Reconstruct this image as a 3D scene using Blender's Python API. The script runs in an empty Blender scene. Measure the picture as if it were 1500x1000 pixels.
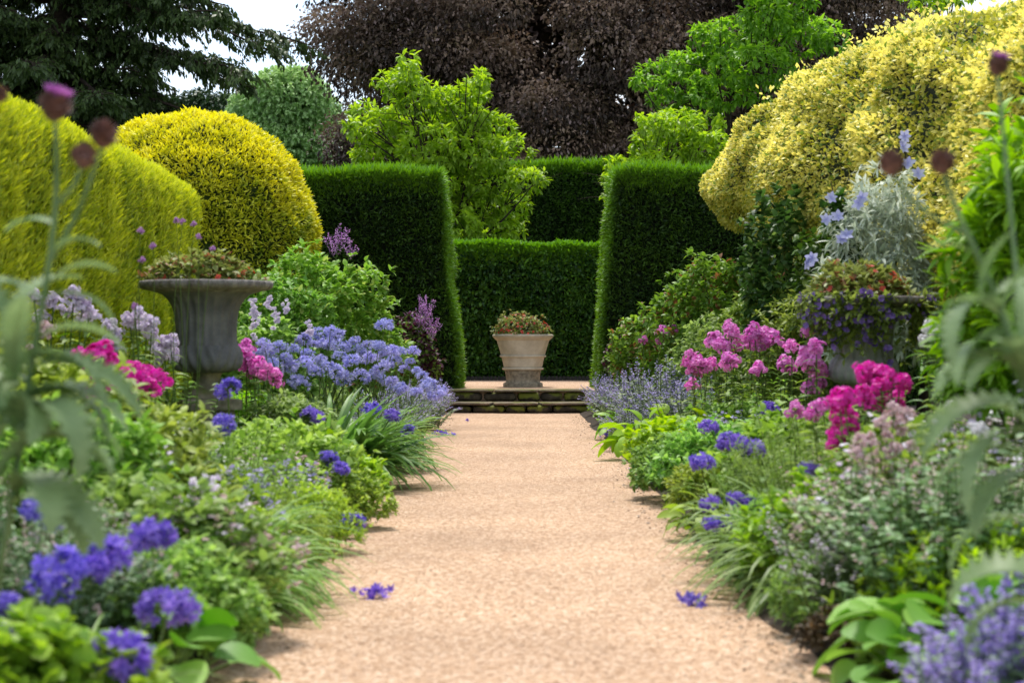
import bpy, math
import numpy as np
from mathutils import Vector

sc = bpy.context.scene
COL = sc.collection
FPX, HC = 2500.0, 1.1          # focal length in photo pixels, eye height in metres


def W(u, v, Y):
    """world point seen at photo pixel (u, v) when it stands Y metres away"""
    return np.array([(u - 750) / FPX * Y, Y, HC - (v - 500) / FPX * Y])


def X(u, Y):
    return (u - 750) / FPX * Y


# ------------------------------------------------------------------ mesh builder
class MB:
    def __init__(s):
        s.V, s.F, s.M, s.T, s.n = [], [], [], [], 0

    def add(s, V, F, mat=0, tint=0.5):
        V = np.asarray(V, float).reshape(-1, 3)
        F = np.asarray(F, int)
        s.V.append(V)
        s.F.append(F + s.n)
        s.M.append(np.full(len(F), mat, int))
        t = np.empty(len(V))
        t[:] = tint
        s.T.append(t)
        s.n += len(V)

    def mesh(s, name, mats, smooth=True):
        V = np.concatenate(s.V)
        T = np.concatenate(s.T)
        M = np.concatenate(s.M)
        L = np.concatenate([f.ravel() for f in s.F])
        cnt = np.concatenate([np.full(len(f), f.shape[1], int) for f in s.F])
        me = bpy.data.meshes.new(name)
        me.vertices.add(len(V))
        me.vertices.foreach_set('co', V.astype(np.float32).ravel())
        me.loops.add(len(L))
        me.polygons.add(len(cnt))
        st = np.concatenate([[0], np.cumsum(cnt)[:-1]])
        me.polygons.foreach_set('loop_start', st.astype(np.int32))
        me.loops.foreach_set('vertex_index', L.astype(np.int32))
        me.polygons.foreach_set('material_index', M.astype(np.int32))
        me.polygons.foreach_set('use_smooth', np.full(len(cnt), smooth))
        a = me.attributes.new('tint', 'FLOAT', 'POINT')
        a.data.foreach_set('value', T.astype(np.float32))
        for m in mats:
            me.materials.append(m)
        me.update(calc_edges=True)
        return me


def unit(a):
    return a / np.maximum(np.linalg.norm(a, axis=-1, keepdims=True), 1e-9)


def rdirs(rng, n):
    return unit(rng.normal(size=(n, 3)))


def side_of(D, up=(0, 0, 1), rng=None, roll=0.0):
    S = np.cross(D, np.broadcast_to(np.array(up, float), D.shape))
    bad = np.linalg.norm(S, axis=1) < 1e-3
    S[bad] = (1, 0, 0)
    S = unit(S)
    if rng is not None and roll > 0:
        N = np.cross(S, D)
        a = rng.normal(0, roll, (len(D), 1))
        S = np.cos(a) * S + np.sin(a) * N
    return S


def strips(mb, P, D, S, L, Wd, prof=(.08, 1, .05), bend=0.0, fold=0.0, mat=0, tint=0.5, tgrad=0.0):
    """n leaf blades at once: base P, direction D, side S, length L, width Wd"""
    n = len(P)
    if n == 0:
        return
    prof = np.asarray(prof, float)
    K = len(prof)
    L = np.broadcast_to(np.asarray(L, float), (n,))[:, None]
    Wd = np.broadcast_to(np.asarray(Wd, float), (n,))[:, None]
    bend = np.broadcast_to(np.asarray(bend, float), (n,))[:, None]
    tint = np.broadcast_to(np.asarray(tint, float), (n,))
    N = np.cross(S, D)
    three = abs(fold) > 1e-6
    q = 3 if three else 2
    out = np.empty((n, K, q, 3))
    tt = np.empty((n, K, q))
    c = P.astype(float).copy()
    for k in range(K):
        if k > 0:
            a = bend * (k - .5) / (K - 1)
            c = c + (np.cos(a) * D - np.sin(a) * N) * L / (K - 1)
        a = bend * k / (K - 1)
        nk = np.cos(a) * N + np.sin(a) * D
        w = Wd * prof[k] * .5
        if three:
            out[:, k, 0] = c - S * w + nk * (fold * w)
            out[:, k, 1] = c
            out[:, k, 2] = c + S * w + nk * (fold * w)
        else:
            out[:, k, 0] = c - S * w
            out[:, k, 1] = c + S * w
        tt[:, k, :] = (tint + tgrad * (k / (K - 1) - .5))[:, None]
    base = (np.arange(n) * K * q)[:, None, None]
    ks = (np.arange(K - 1) * q)[None, :, None]
    js = np.arange(q - 1)[None, None, :]
    i0 = base + ks + js
    F = np.stack([i0, i0 + 1, i0 + 1 + q, i0 + q], -1).reshape(-1, 4)
    mb.add(out.reshape(-1, 3), F, mat, tt.ravel())


def tubes(mb, paths, r0, r1=None, sides=4, mat=0, tint=0.5):
    """paths (n,K,3)"""
    paths = np.asarray(paths, float)
    if paths.ndim == 2:
        paths = paths[None]
    n, K = paths.shape[:2]
    r0 = np.broadcast_to(np.asarray(r0, float), (n,))
    r1 = r0 if r1 is None else np.broadcast_to(np.asarray(r1, float), (n,))
    ax = unit(paths[:, -1] - paths[:, 0])
    ref = np.where(np.abs(ax[:, 2:3]) > .9, np.array([[1., 0, 0]]), np.array([[0, 0, 1.]]))
    A = unit(np.cross(ax, ref))
    B = np.cross(ax, A)
    th = np.arange(sides) / sides * 2 * np.pi
    ring = A[:, None] * np.cos(th)[None, :, None] + B[:, None] * np.sin(th)[None, :, None]
    t = np.linspace(0, 1, K)
    rad = r0[:, None] * (1 - t) + r1[:, None] * t
    V = paths[:, :, None] + ring[:, None] * rad[:, :, None, None]
    base = (np.arange(n) * K * sides)[:, None, None]
    k = (np.arange(K - 1) * sides)[None, :, None]
    j = np.arange(sides)[None, None, :]
    j2 = (j + 1) % sides
    F = np.stack(np.broadcast_arrays(base + k + j, base + k + j2, base + k + sides + j2, base + k + sides + j), -1).reshape(-1, 4)
    mb.add(V.reshape(-1, 3), F, mat, tint)


def curve(p0, p1, bow=(0, 0, 0), K=6):
    p0, p1, bow = map(lambda a: np.asarray(a, float), (p0, p1, bow))
    t = np.linspace(0, 1, K)[:, None]
    return p0 * (1 - t) + p1 * t + bow * (4 * t * (1 - t))


def rosettes(mb, rng, C, N, k, L, Wd, spread=.8, lift=.15, bend=.5, fold=.25, prof=(.08, .9, .75, .04),
             mat=0, tint=.5, tvar=.25, lvar=.3, roll=.3, tgrad=.0):
    n = len(C)
    P = np.repeat(C, k, 0)
    Nn = np.repeat(N, k, 0)
    t = rdirs(rng, n * k)
    D = unit(Nn * (1 - spread * .5) + t * spread + np.array([0, 0, lift]))
    S = side_of(D, rng=rng, roll=roll)
    LL = L * (1 + lvar * rng.uniform(-1, 1, n * k))
    tn = np.repeat(np.broadcast_to(np.asarray(tint, float), (n,)), k) + tvar * rng.uniform(-1, 1, n * k)
    strips(mb, P, D, S, LL, LL * (Wd / L), prof, bend * rng.uniform(.4, 1.4, n * k), fold, mat, tn, tgrad)


def _vn(q):
    i = np.floor(q)
    f = q - i
    f = f * f * (3 - 2 * f)
    def h(a, b, c):
        v = np.sin((i[..., 0] + a) * 127.1 + (i[..., 1] + b) * 311.7 + (i[..., 2] + c) * 74.7) * 43758.5453
        return v - np.floor(v)
    x, y, z = f[..., 0], f[..., 1], f[..., 2]
    a = h(0, 0, 0) * (1 - x) + h(1, 0, 0) * x
    b = h(0, 1, 0) * (1 - x) + h(1, 1, 0) * x
    c = h(0, 0, 1) * (1 - x) + h(1, 0, 1) * x
    d = h(0, 1, 1) * (1 - x) + h(1, 1, 1) * x
    return (a * (1 - y) + b * y) * (1 - z) + (c * (1 - y) + d * y) * z


def wob(p, s=1.0, seed=0.0):
    """smooth random field, about -1 to 1"""
    q = np.asarray(p) * (s * .62) + np.array([seed * 3.17 + .37, seed * 1.73 + 9.1, 4.3 - seed * 2.39])
    return ((_vn(q) - .5) * 2 + (_vn(q * 2.13 + 5.7) - .5) * .9)


def lathe(mb, prof, seg=64, mod=None, mat=0, cap=True):
    """prof list of (r, z); mod(theta, i) multiplies the radius"""
    prof = np.asarray(prof, float)
    K = len(prof)
    th = np.arange(seg) / seg * 2 * np.pi
    V = np.empty((K, seg, 3))
    for i, (r, z) in enumerate(prof):
        rr = r * (mod(th, i, z) if mod else 1.0)
        V[i, :, 0] = rr * np.cos(th)
        V[i, :, 1] = rr * np.sin(th)
        V[i, :, 2] = z
    i = np.arange(K - 1)[:, None] * seg
    j = np.arange(seg)[None]
    j2 = (j + 1) % seg
    F = np.stack([i + j, i + j2, i + seg + j2, i + seg + j], -1).reshape(-1, 4)
    mb.add(V.reshape(-1, 3), F, mat)


def rbox(mb, c, s, r=.02, n=4, mat=0, rough=0.0, seed=0.0, rot=0.0):
    """rounded box, centre c, size s, lumpy by rough"""
    s = np.asarray(s, float) / 2
    g = np.linspace(-1, 1, n + 1)
    for ax in range(3):
        for sg in (-1, 1):
            a, b = np.meshgrid(g, g, indexing='ij')
            p = np.empty((n + 1, n + 1, 3))
            p[..., ax] = sg
            p[..., (ax + 1) % 3] = a * sg
            p[..., (ax + 2) % 3] = b
            p = p * s
            q = np.clip(p, -(s - r), s - r)
            p = q + unit(p - q) * r
            p = p * (1 + rough * wob(p + np.asarray(c), 9, seed)[..., None])
            if rot:
                x, y = p[..., 0].copy(), p[..., 1].copy()
                p[..., 0] = x * math.cos(rot) - y * math.sin(rot)
                p[..., 1] = x * math.sin(rot) + y * math.cos(rot)
            p = p + np.asarray(c)
            i = np.arange(n)[:, None] * (n + 1)
            j = np.arange(n)[None]
            F = np.stack([i + j, i + n + 1 + j, i + n + 2 + j, i + j + 1], -1).reshape(-1, 4)
            mb.add(p.reshape(-1, 3), F, mat)


# ------------------------------------------------------------------ materials
def new_mat(name):
    m = bpy.data.materials.new(name)
    m.use_nodes = True
    nt = m.node_tree
    nt.nodes.clear()
    return m, nt, lambda t, **k: mk(nt, t, k)


def mk(nt, t, k):
    n = nt.nodes.new(t)
    for a, b in k.items():
        setattr(n, a, b)
    return n


def leafmat(name, dark, light, extra=None, extra_at=.85, transl=.3, rough=.5, spec=.3, rnd=.5, nscale=1.5, namt=.35, ovar=0.0):
    """leaf colour runs dark > light with tint attribute, a random value per leaf and a soft noise; extra = odd leaves"""
    m, nt, N = new_mat(name)
    lk = nt.links.new
    at = N('ShaderNodeAttribute', attribute_name='tint')
    geo = N('ShaderNodeNewGeometry')
    tc = N('ShaderNodeTexCoord')
    nz = N('ShaderNodeTexNoise')
    nz.inputs['Scale'].default_value = nscale
    nz.inputs['Detail'].default_value = 2
    lk(geo.outputs['Position'], nz.inputs['Vector'])
    a = N('ShaderNodeMath', operation='MULTIPLY_ADD')
    lk(geo.outputs['Random Per Island'], a.inputs[0])
    a.inputs[1].default_value = rnd
    a.inputs[2].default_value = -rnd * .5
    b = N('ShaderNodeMath', operation='MULTIPLY_ADD')
    lk(nz.outputs['Fac'], b.inputs[0])
    b.inputs[1].default_value = namt * 2
    b.inputs[2].default_value = -namt
    c = N('ShaderNodeMath', operation='ADD')
    lk(a.outputs[0], c.inputs[0])
    lk(b.outputs[0], c.inputs[1])
    d = N('ShaderNodeMath', operation='ADD', use_clamp=True)
    lk(c.outputs[0], d.inputs[0])
    lk(at.outputs['Fac'], d.inputs[1])
    mix = N('ShaderNodeMix', data_type='RGBA')
    lk(d.outputs[0], mix.inputs['Factor'])
    mix.inputs['A'].default_value = (*dark, 1)
    mix.inputs['B'].default_value = (*light, 1)
    col = mix.outputs['Result']
    if extra is not None:
        wn = N('ShaderNodeTexWhiteNoise', noise_dimensions='1D')
        lk(geo.outputs['Random Per Island'], wn.inputs['W'])
        gt = N('ShaderNodeMath', operation='GREATER_THAN')
        lk(wn.outputs['Value'], gt.inputs[0])
        gt.inputs[1].default_value = extra_at
        m2 = N('ShaderNodeMix', data_type='RGBA')
        lk(gt.outputs[0], m2.inputs['Factor'])
        lk(col, m2.inputs['A'])
        m2.inputs['B'].default_value = (*extra, 1)
        col = m2.outputs['Result']
    if ovar > 0:
        oi = N('ShaderNodeObjectInfo')
        ho = N('ShaderNodeHueSaturation')
        for sock, lo, hi, k in (('Hue', .5 - .03 * ovar, .5 + .02 * ovar, 1.0), ('Saturation', 1 - .12 * ovar, 1 + .12 * ovar, 7.31), ('Value', 1 - .2 * ovar, 1 + .4 * ovar, 3.77)):
            f = N('ShaderNodeMath', operation='MULTIPLY')
            f.inputs[1].default_value = k
            lk(oi.outputs['Random'], f.inputs[0])
            g = N('ShaderNodeMath', operation='FRACT')
            lk(f.outputs[0], g.inputs[0])
            r_ = N('ShaderNodeMapRange')
            r_.inputs['To Min'].default_value, r_.inputs['To Max'].default_value = lo, hi
            lk(g.outputs[0], r_.inputs['Value'])
            lk(r_.outputs['Result'], ho.inputs[sock])
        lk(col, ho.inputs['Color'])
        col = ho.outputs[0]
    bs = N('ShaderNodeBsdfPrincipled')
    bs.inputs['Roughness'].default_value = rough
    bs.inputs['Specular IOR Level'].default_value = spec
    lk(col, bs.inputs['Base Color'])
    o = N('ShaderNodeOutputMaterial')
    if transl > 0:
        tr = N('ShaderNodeBsdfTranslucent')
        hs = N('ShaderNodeHueSaturation')
        hs.inputs['Value'].default_value = 1.35
        hs.inputs['Saturation'].default_value = 1.1
        lk(col, hs.inputs['Color'])
        lk(hs.outputs[0], tr.inputs['Color'])
        mx = N('ShaderNodeMixShader')
        mx.inputs[0].default_value = transl
        lk(bs.outputs[0], mx.inputs[1])
        lk(tr.outputs[0], mx.inputs[2])
        lk(mx.outputs[0], o.inputs[0])
    else:
        lk(bs.outputs[0], o.inputs[0])
    return m


def stonemat(name, c0, c1, c2=None, scale=6, bump=.4, bscale=60, rough=.9, moss=None, mossamt=.5, zdark=None):
    m, nt, N = new_mat(name)
    lk = nt.links.new
    geo = N('ShaderNodeNewGeometry')
    n1 = N('ShaderNodeTexNoise')
    n1.inputs['Scale'].default_value = scale
    n1.inputs['Detail'].default_value = 6
    n1.inputs['Roughness'].default_value = .65
    lk(geo.outputs['Position'], n1.inputs['Vector'])
    r = N('ShaderNodeValToRGB')
    r.color_ramp.elements[0].position = .32
    r.color_ramp.elements[0].color = (*c0, 1)
    r.color_ramp.elements[1].position = .68
    r.color_ramp.elements[1].color = (*c1, 1)
    if c2:
        e = r.color_ramp.elements.new(.5)
        e.color = (*c2, 1)
    lk(n1.outputs['Fac'], r.inputs['Fac'])
    col = r.outputs['Color']
    n2 = N('ShaderNodeTexNoise')
    n2.inputs['Scale'].default_value = bscale
    n2.inputs['Detail'].default_value = 5
    lk(geo.outputs['Position'], n2.inputs['Vector'])
    if moss:
        n3 = N('ShaderNodeTexNoise')
        n3.inputs['Scale'].default_value = 4.5
        n3.inputs['Detail'].default_value = 5
        lk(geo.outputs['Position'], n3.inputs['Vector'])
        sx = N('ShaderNodeSeparateXYZ')
        lk(geo.outputs['Normal'], sx.inputs[0])
        ad = N('ShaderNodeMath', operation='MULTIPLY_ADD')
        lk(sx.outputs['Z'], ad.inputs[0])
        ad.inputs[1].default_value = .12
        lk(n3.outputs['Fac'], ad.inputs[2])
        mr = N('ShaderNodeMapRange')
        mr.inputs['From Min'].default_value = .72 - mossamt * .35
        mr.inputs['From Max'].default_value = .82 - mossamt * .35
        lk(ad.outputs[0], mr.inputs['Value'])
        mx = N('ShaderNodeMix', data_type='RGBA')
        lk(mr.outputs['Result'], mx.inputs['Factor'])
        lk(col, mx.inputs['A'])
        mx.inputs['B'].default_value = (*moss, 1)
        col = mx.outputs['Result']
    bs = N('ShaderNodeBsdfPrincipled')
    bs.inputs['Roughness'].default_value = rough
    bs.inputs['Specular IOR Level'].default_value = .25
    lk(col, bs.inputs['Base Color'])
    bp = N('ShaderNodeBump')
    bp.inputs['Strength'].default_value = bump
    bp.inputs['Distance'].default_value = .01
    lk(n2.outputs['Fac'], bp.inputs['Height'])
    lk(bp.outputs[0], bs.inputs['Normal'])
    o = N('ShaderNodeOutputMaterial')
    lk(bs.outputs[0], o.inputs[0])
    return m


def gravelmat(name):
    m, nt, N = new_mat(name)
    lk = nt.links.new
    geo = N('ShaderNodeNewGeometry')
    vo = N('ShaderNodeTexVoronoi')
    vo.inputs['Scale'].default_value = 70
    lk(geo.outputs['Position'], vo.inputs['Vector'])
    sp = N('ShaderNodeSeparateColor')
    lk(vo.outputs['Color'], sp.inputs[0])
    r = N('ShaderNodeValToRGB')
    E = r.color_ramp.elements
    E[0].position, E[0].color = 0, (.30, .175, .10, 1)
    E[1].position, E[1].color = 1, (.75, .56, .41, 1)
    for p, c in ((.22, (.47, .295, .175, 1)), (.65, (.58, .385, .25, 1))):
        e = E.new(p)
        e.color = c
    lk(sp.outputs[0], r.inputs['Fac'])
    nz = N('ShaderNodeTexNoise')
    nz.inputs['Scale'].default_value = .9
    nz.inputs['Detail'].default_value = 6
    lk(geo.outputs['Position'], nz.inputs['Vector'])
    mr = N('ShaderNodeMapRange')
    mr.inputs['From Min'].default_value = .3
    mr.inputs['From Max'].default_value = .7
    mr.inputs['To Min'].default_value = .80
    mr.inputs['To Max'].default_value = 1.10
    lk(nz.outputs['Fac'], mr.inputs['Value'])
    mu = N('ShaderNodeMix', data_type='RGBA', blend_type='MULTIPLY')
    mu.inputs['Factor'].default_value = 1
    lk(r.outputs['Color'], mu.inputs['A'])
    cb = N('ShaderNodeCombineColor')
    for i in range(3):
        lk(mr.outputs['Result'], cb.inputs[i])
    lk(cb.outputs[0], mu.inputs['B'])
    bs = N('ShaderNodeBsdfPrincipled')
    bs.inputs['Roughness'].default_value = .9
    bs.inputs['Specular IOR Level'].default_value = .2
    lk(mu.outputs['Result'], bs.inputs['Base Color'])
    bp = N('ShaderNodeBump')
    bp.inputs['Strength'].default_value = .25
    bp.inputs['Distance'].default_value = .003
    bp.invert = True
    lk(vo.outputs['Distance'], bp.inputs['Height'])
    lk(bp.outputs[0], bs.inputs['Normal'])
    o = N('ShaderNodeOutputMaterial')
    lk(bs.outputs[0], o.inputs[0])
    return m


LM = leafmat
M = dict(
    yew=LM('yew', (.026, .058, .012), (.20, .40, .03), transl=.3, rnd=.3, nscale=2.5, namt=.2, rough=.5),
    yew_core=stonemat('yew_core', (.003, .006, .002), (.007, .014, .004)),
    hornbeam=LM('hornbeam', (.022, .065, .014), (.20, .42, .03), transl=.3, rnd=.4, nscale=2, namt=.2, rough=.42),
    thuya=LM('thuya', (.16, .27, .014), (.84, .86, .06), transl=.28, rnd=.6, nscale=3, namt=.3),
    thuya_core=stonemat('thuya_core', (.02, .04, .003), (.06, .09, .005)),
    goldyew=LM('goldyew', (.12, .22, .012), (.92, .84, .065), transl=.25, rnd=.45, nscale=2, namt=.25),
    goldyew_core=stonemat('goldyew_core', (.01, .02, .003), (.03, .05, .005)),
    privet=LM('privet', (.42, .42, .06), (1.0, .90, .26), extra=(.18, .27, .05), extra_at=.84, transl=.34, rnd=.6, nscale=1.6, namt=.4),
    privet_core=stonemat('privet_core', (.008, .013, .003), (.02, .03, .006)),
    walnut=LM('walnut', (.19, .31, .025), (.50, .68, .08), transl=.5, rnd=.5, nscale=1.2, rough=.45),
    walnut_b=LM('walnut_b', (.12, .26, .025), (.33, .56, .07), transl=.48, rnd=.5, nscale=1.2, rough=.45),
    beech=LM('beech', (.048, .031, .022), (.50, .335, .235), extra=(.30, .21, .19), extra_at=.9, transl=.15, rnd=.3, nscale=.35, namt=.5, rough=.5),
    cedar=LM('cedar', (.020, .040, .012), (.10, .155, .035), transl=.15, rnd=.5, nscale=.5, namt=.3),
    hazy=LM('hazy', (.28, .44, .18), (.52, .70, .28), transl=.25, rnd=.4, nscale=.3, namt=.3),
    wood=LM('wood', (.02, .045, .02), (.06, .11, .035), transl=.1, rnd=.4, nscale=.2, namt=.3),
    bark=stonemat('bark', (.02, .014, .01), (.07, .05, .035), scale=12, bump=.8),
    stem=LM('stem', (.05, .09, .015), (.12, .19, .03), transl=0, rnd=.3),
    redstem=LM('redstem', (.06, .03, .02), (.10, .08, .03), transl=0, rnd=.3),
    shrub=LM('shrub', (.09, .20, .03), (.30, .50, .10), extra=(.40, .50, .14), extra_at=.9, transl=.35, rnd=.6, ovar=.4),
    shrub_red=LM('shrub_red', (.09, .19, .03), (.33, .50, .09), extra=(.30, .14, .07), extra_at=.9, transl=.35, rnd=.6, ovar=.4),
    shrub_dark=LM('shrub_dark', (.02, .055, .012), (.11, .22, .04), extra=(.22, .32, .07), extra_at=.93, transl=.28, rnd=.5, ovar=.5),
    purple_leaf=LM('purple_leaf', (.04, .012, .02), (.10, .03, .05), extra=(.16, .26, .05), extra_at=.55, transl=.3, rnd=.5),
    silver=LM('silver', (.42, .50, .38), (.76, .80, .68), transl=.25, rnd=.6),
    bright=LM('bright', (.10, .24, .012), (.33, .55, .04), transl=.42, rnd=.5, nscale=2),
    herb=LM('herb', (.085, .20, .018), (.40, .59, .09), transl=.38, rnd=.7, nscale=2, ovar=1.0),
    herb_b=LM('herb_b', (.065, .15, .022), (.32, .47, .095), transl=.38, rnd=.7, nscale=2, ovar=1.0),
    lime=LM('lime', (.11, .25, .015), (.42, .60, .075), transl=.38, rnd=.6, nscale=3, ovar=.6),
    strap=LM('strap', (.07, .16, .02), (.33, .50, .13), transl=.35, rnd=.7, nscale=3, rough=.45, ovar=.6),
    strap_dark=LM('strap_dark', (.04, .13, .02), (.25, .44, .10), transl=.35, rnd=.7, nscale=3, rough=.45),
    grey=LM('grey', (.14, .21, .11), (.38, .46, .28), transl=.32, rnd=.6, nscale=3, ovar=.6),
    mint=LM('mint', (.13, .23, .10), (.37, .50, .27), transl=.32, rnd=.6, nscale=3, ovar=.6),
    feather=LM('feather', (.13, .24, .04), (.34, .50, .13), transl=.35, rnd=.5, nscale=3, ovar=.4),
    bergenia=LM('bergenia', (.08, .25, .02), (.32, .54, .10), extra=(.72, .66, .32), extra_at=.95, transl=.3, rnd=.7, nscale=4, rough=.5, spec=.3),
    cardoon=LM('cardoon', (.045, .11, .02), (.30, .42, .19), transl=.28, rnd=.4, nscale=9, namt=.6),
    thistle=LM('thistle', (.10, .05, .045), (.30, .16, .13), transl=0, rnd=.6),
    thistle_p=LM('thistle_p', (.36, .08, .38), (.60, .25, .58), transl=.3, rnd=.6),
    aga=LM('aga', (.25, .24, .62), (.60, .58, .90), transl=.35, rnd=.7, nscale=8, ovar=.4),
    aga_deep=LM('aga_deep', (.125, .075, .46), (.36, .25, .76), transl=.35, rnd=.7, nscale=8, ovar=.4),
    lilac=LM('lilac', (.55, .45, .64), (.84, .76, .88), transl=.35, rnd=.6),
    pink=LM('pink', (.70, .11, .54), (.92, .42, .80), transl=.35, rnd=.7, ovar=.3),
    magenta=LM('magenta', (.64, .02, .36), (.88, .10, .58), transl=.35, rnd=.6),
    white=LM('white', (.62, .60, .62), (.82, .80, .82), transl=.3, rnd=.6),
    nepeta=LM('nepeta', (.28, .24, .54), (.56, .50, .76), transl=.3, rnd=.7),
    violet=LM('violet', (.24, .18, .50), (.50, .43, .76), transl=.35, rnd=.7),
    dusty=LM('dusty', (.52, .34, .38), (.78, .62, .62), transl=.35, rnd=.7),
    plume=LM('plume', (.36, .14, .42), (.64, .38, .68), transl=.35, rnd=.7),
    clematis=LM('clematis', (.32, .32, .66), (.58, .60, .82), transl=.3, rnd=.6),
    petunia=LM('petunia', (.10, .06, .26), (.28, .17, .52), transl=.2, rnd=.7),
    begonia=LM('begonia', (.14, .19, .04), (.38, .42, .13), extra=(.34, .15, .08), extra_at=.85, transl=.3, rnd=.6),
    red=LM('red', (.50, .03, .03), (.70, .16, .10), transl=.3, rnd=.7),
    litter=LM('litter', (.06, .04, .02), (.26, .17, .08), transl=0, rnd=.9),
    gravel=gravelmat('gravel'),
    pebble=LM('pebble', (.48, .29, .17), (.68, .48, .33), extra=(.34, .20, .12), extra_at=.94, transl=0, rnd=1.0, rough=.85, nscale=.8, namt=.2),
    soil=stonemat('soil', (.02, .014, .009), (.06, .042, .028), scale=9, bump=1, bscale=40),
    grass=stonemat('grass', (.03, .07, .012), (.07, .13, .025), scale=3, bump=1, bscale=80),
    lead=stonemat('lead', (.085, .085, .09), (.20, .195, .195), (.13, .13, .135), scale=5, bump=.25, bscale=90, rough=.7),
    litlead=stonemat('litlead', (.24, .25, .26), (.46, .47, .48), (.34, .35, .36), scale=6, bump=.3, bscale=80, rough=.8),  # lead lightened, the light on the right urn is put into the colour
    leadrim=stonemat('leadrim', (.11, .095, .085), (.30, .27, .24), (.18, .165, .15), scale=14, bump=.6, bscale=70, rough=.9),
    potstone=stonemat('potstone', (.46, .40, .30), (.66, .59, .47), (.56, .49, .38), scale=5, bump=.25, bscale=80),
    potbase=stonemat('potbase', (.15, .13, .095), (.42, .36, .27), (.28, .235, .17), scale=14, bump=.5, bscale=60),
    riser=stonemat('riser', (.025, .02, .014), (.12, .095, .06), (.055, .043, .028), scale=9, bump=.8, bscale=45, moss=(.14, .15, .02), mossamt=.6),
    tread=stonemat('tread', (.10, .08, .055), (.34, .26, .18), (.20, .155, .105), scale=7, bump=.6, bscale=45, moss=(.13, .13, .03), mossamt=.4),
    edging=stonemat('edging', (.02, .02, .02), (.06, .055, .05), scale=10, bump=.5),
    plinth=stonemat('plinth', (.10, .09, .06), (.30, .26, .19), (.18, .16, .11), scale=8, bump=.6, bscale=40, moss=(.09, .11, .02), mossamt=.4),
)


# ------------------------------------------------------------------ objects
def thing(name, label, cat, loc=(0, 0, 0), rz=0.0, s=1.0, group=None):
    o = bpy.data.objects.new(name, None)
    COL.objects.link(o)
    o.location = loc
    o.rotation_euler = (0, 0, rz)
    o.scale = (s, s, s)
    o.empty_display_size = .1
    o['label'], o['category'] = label, cat
    if group:
        o['group'] = group
    return o


def part(name, me, parent=None, loc=(0, 0, 0), rot=(0, 0, 0), s=1.0, label=None, stuff=False):
    o = bpy.data.objects.new(name, me)
    COL.objects.link(o)
    if parent:
        o.parent = parent
    o.location, o.rotation_euler = loc, rot
    o.scale = (s, s, s) if np.isscalar(s) else s
    if label:
        o['label'] = label
    if stuff:
        o['kind'] = 'stuff'
    return o


def solo(name, me, label, cat, loc=(0, 0, 0), rot=(0, 0, 0), group=None, kind=None):
    o = part(name, me, None, loc, rot)
    o['label'], o['category'] = label, cat
    if group:
        o['group'] = group
    if kind:
        o['kind'] = kind
    return o


def struct(name, me):
    o = part(name, me)
    o['kind'] = 'structure'
    return o


_cache = {}


def cached(key, fn):
    if key not in _cache:
        _cache[key] = fn()
    return _cache[key]


# ------------------------------------------------------------------ setting
def sheet(x0, x1, y0, y1, z, nx, ny, zf=None):
    gx, gy = np.linspace(x0, x1, nx + 1), np.linspace(y0, y1, ny + 1)
    a, b = np.meshgrid(gx, gy, indexing='ij')
    p = np.stack([a, b, np.full_like(a, z)], -1)
    if zf is not None:
        p[..., 2] += zf(p)
    i = np.arange(nx)[:, None] * (ny + 1)
    j = np.arange(ny)[None]
    F = np.stack([i + j, i + ny + 1 + j, i + ny + 2 + j, i + j + 1], -1).reshape(-1, 4)
    return p.reshape(-1, 3), F


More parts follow.
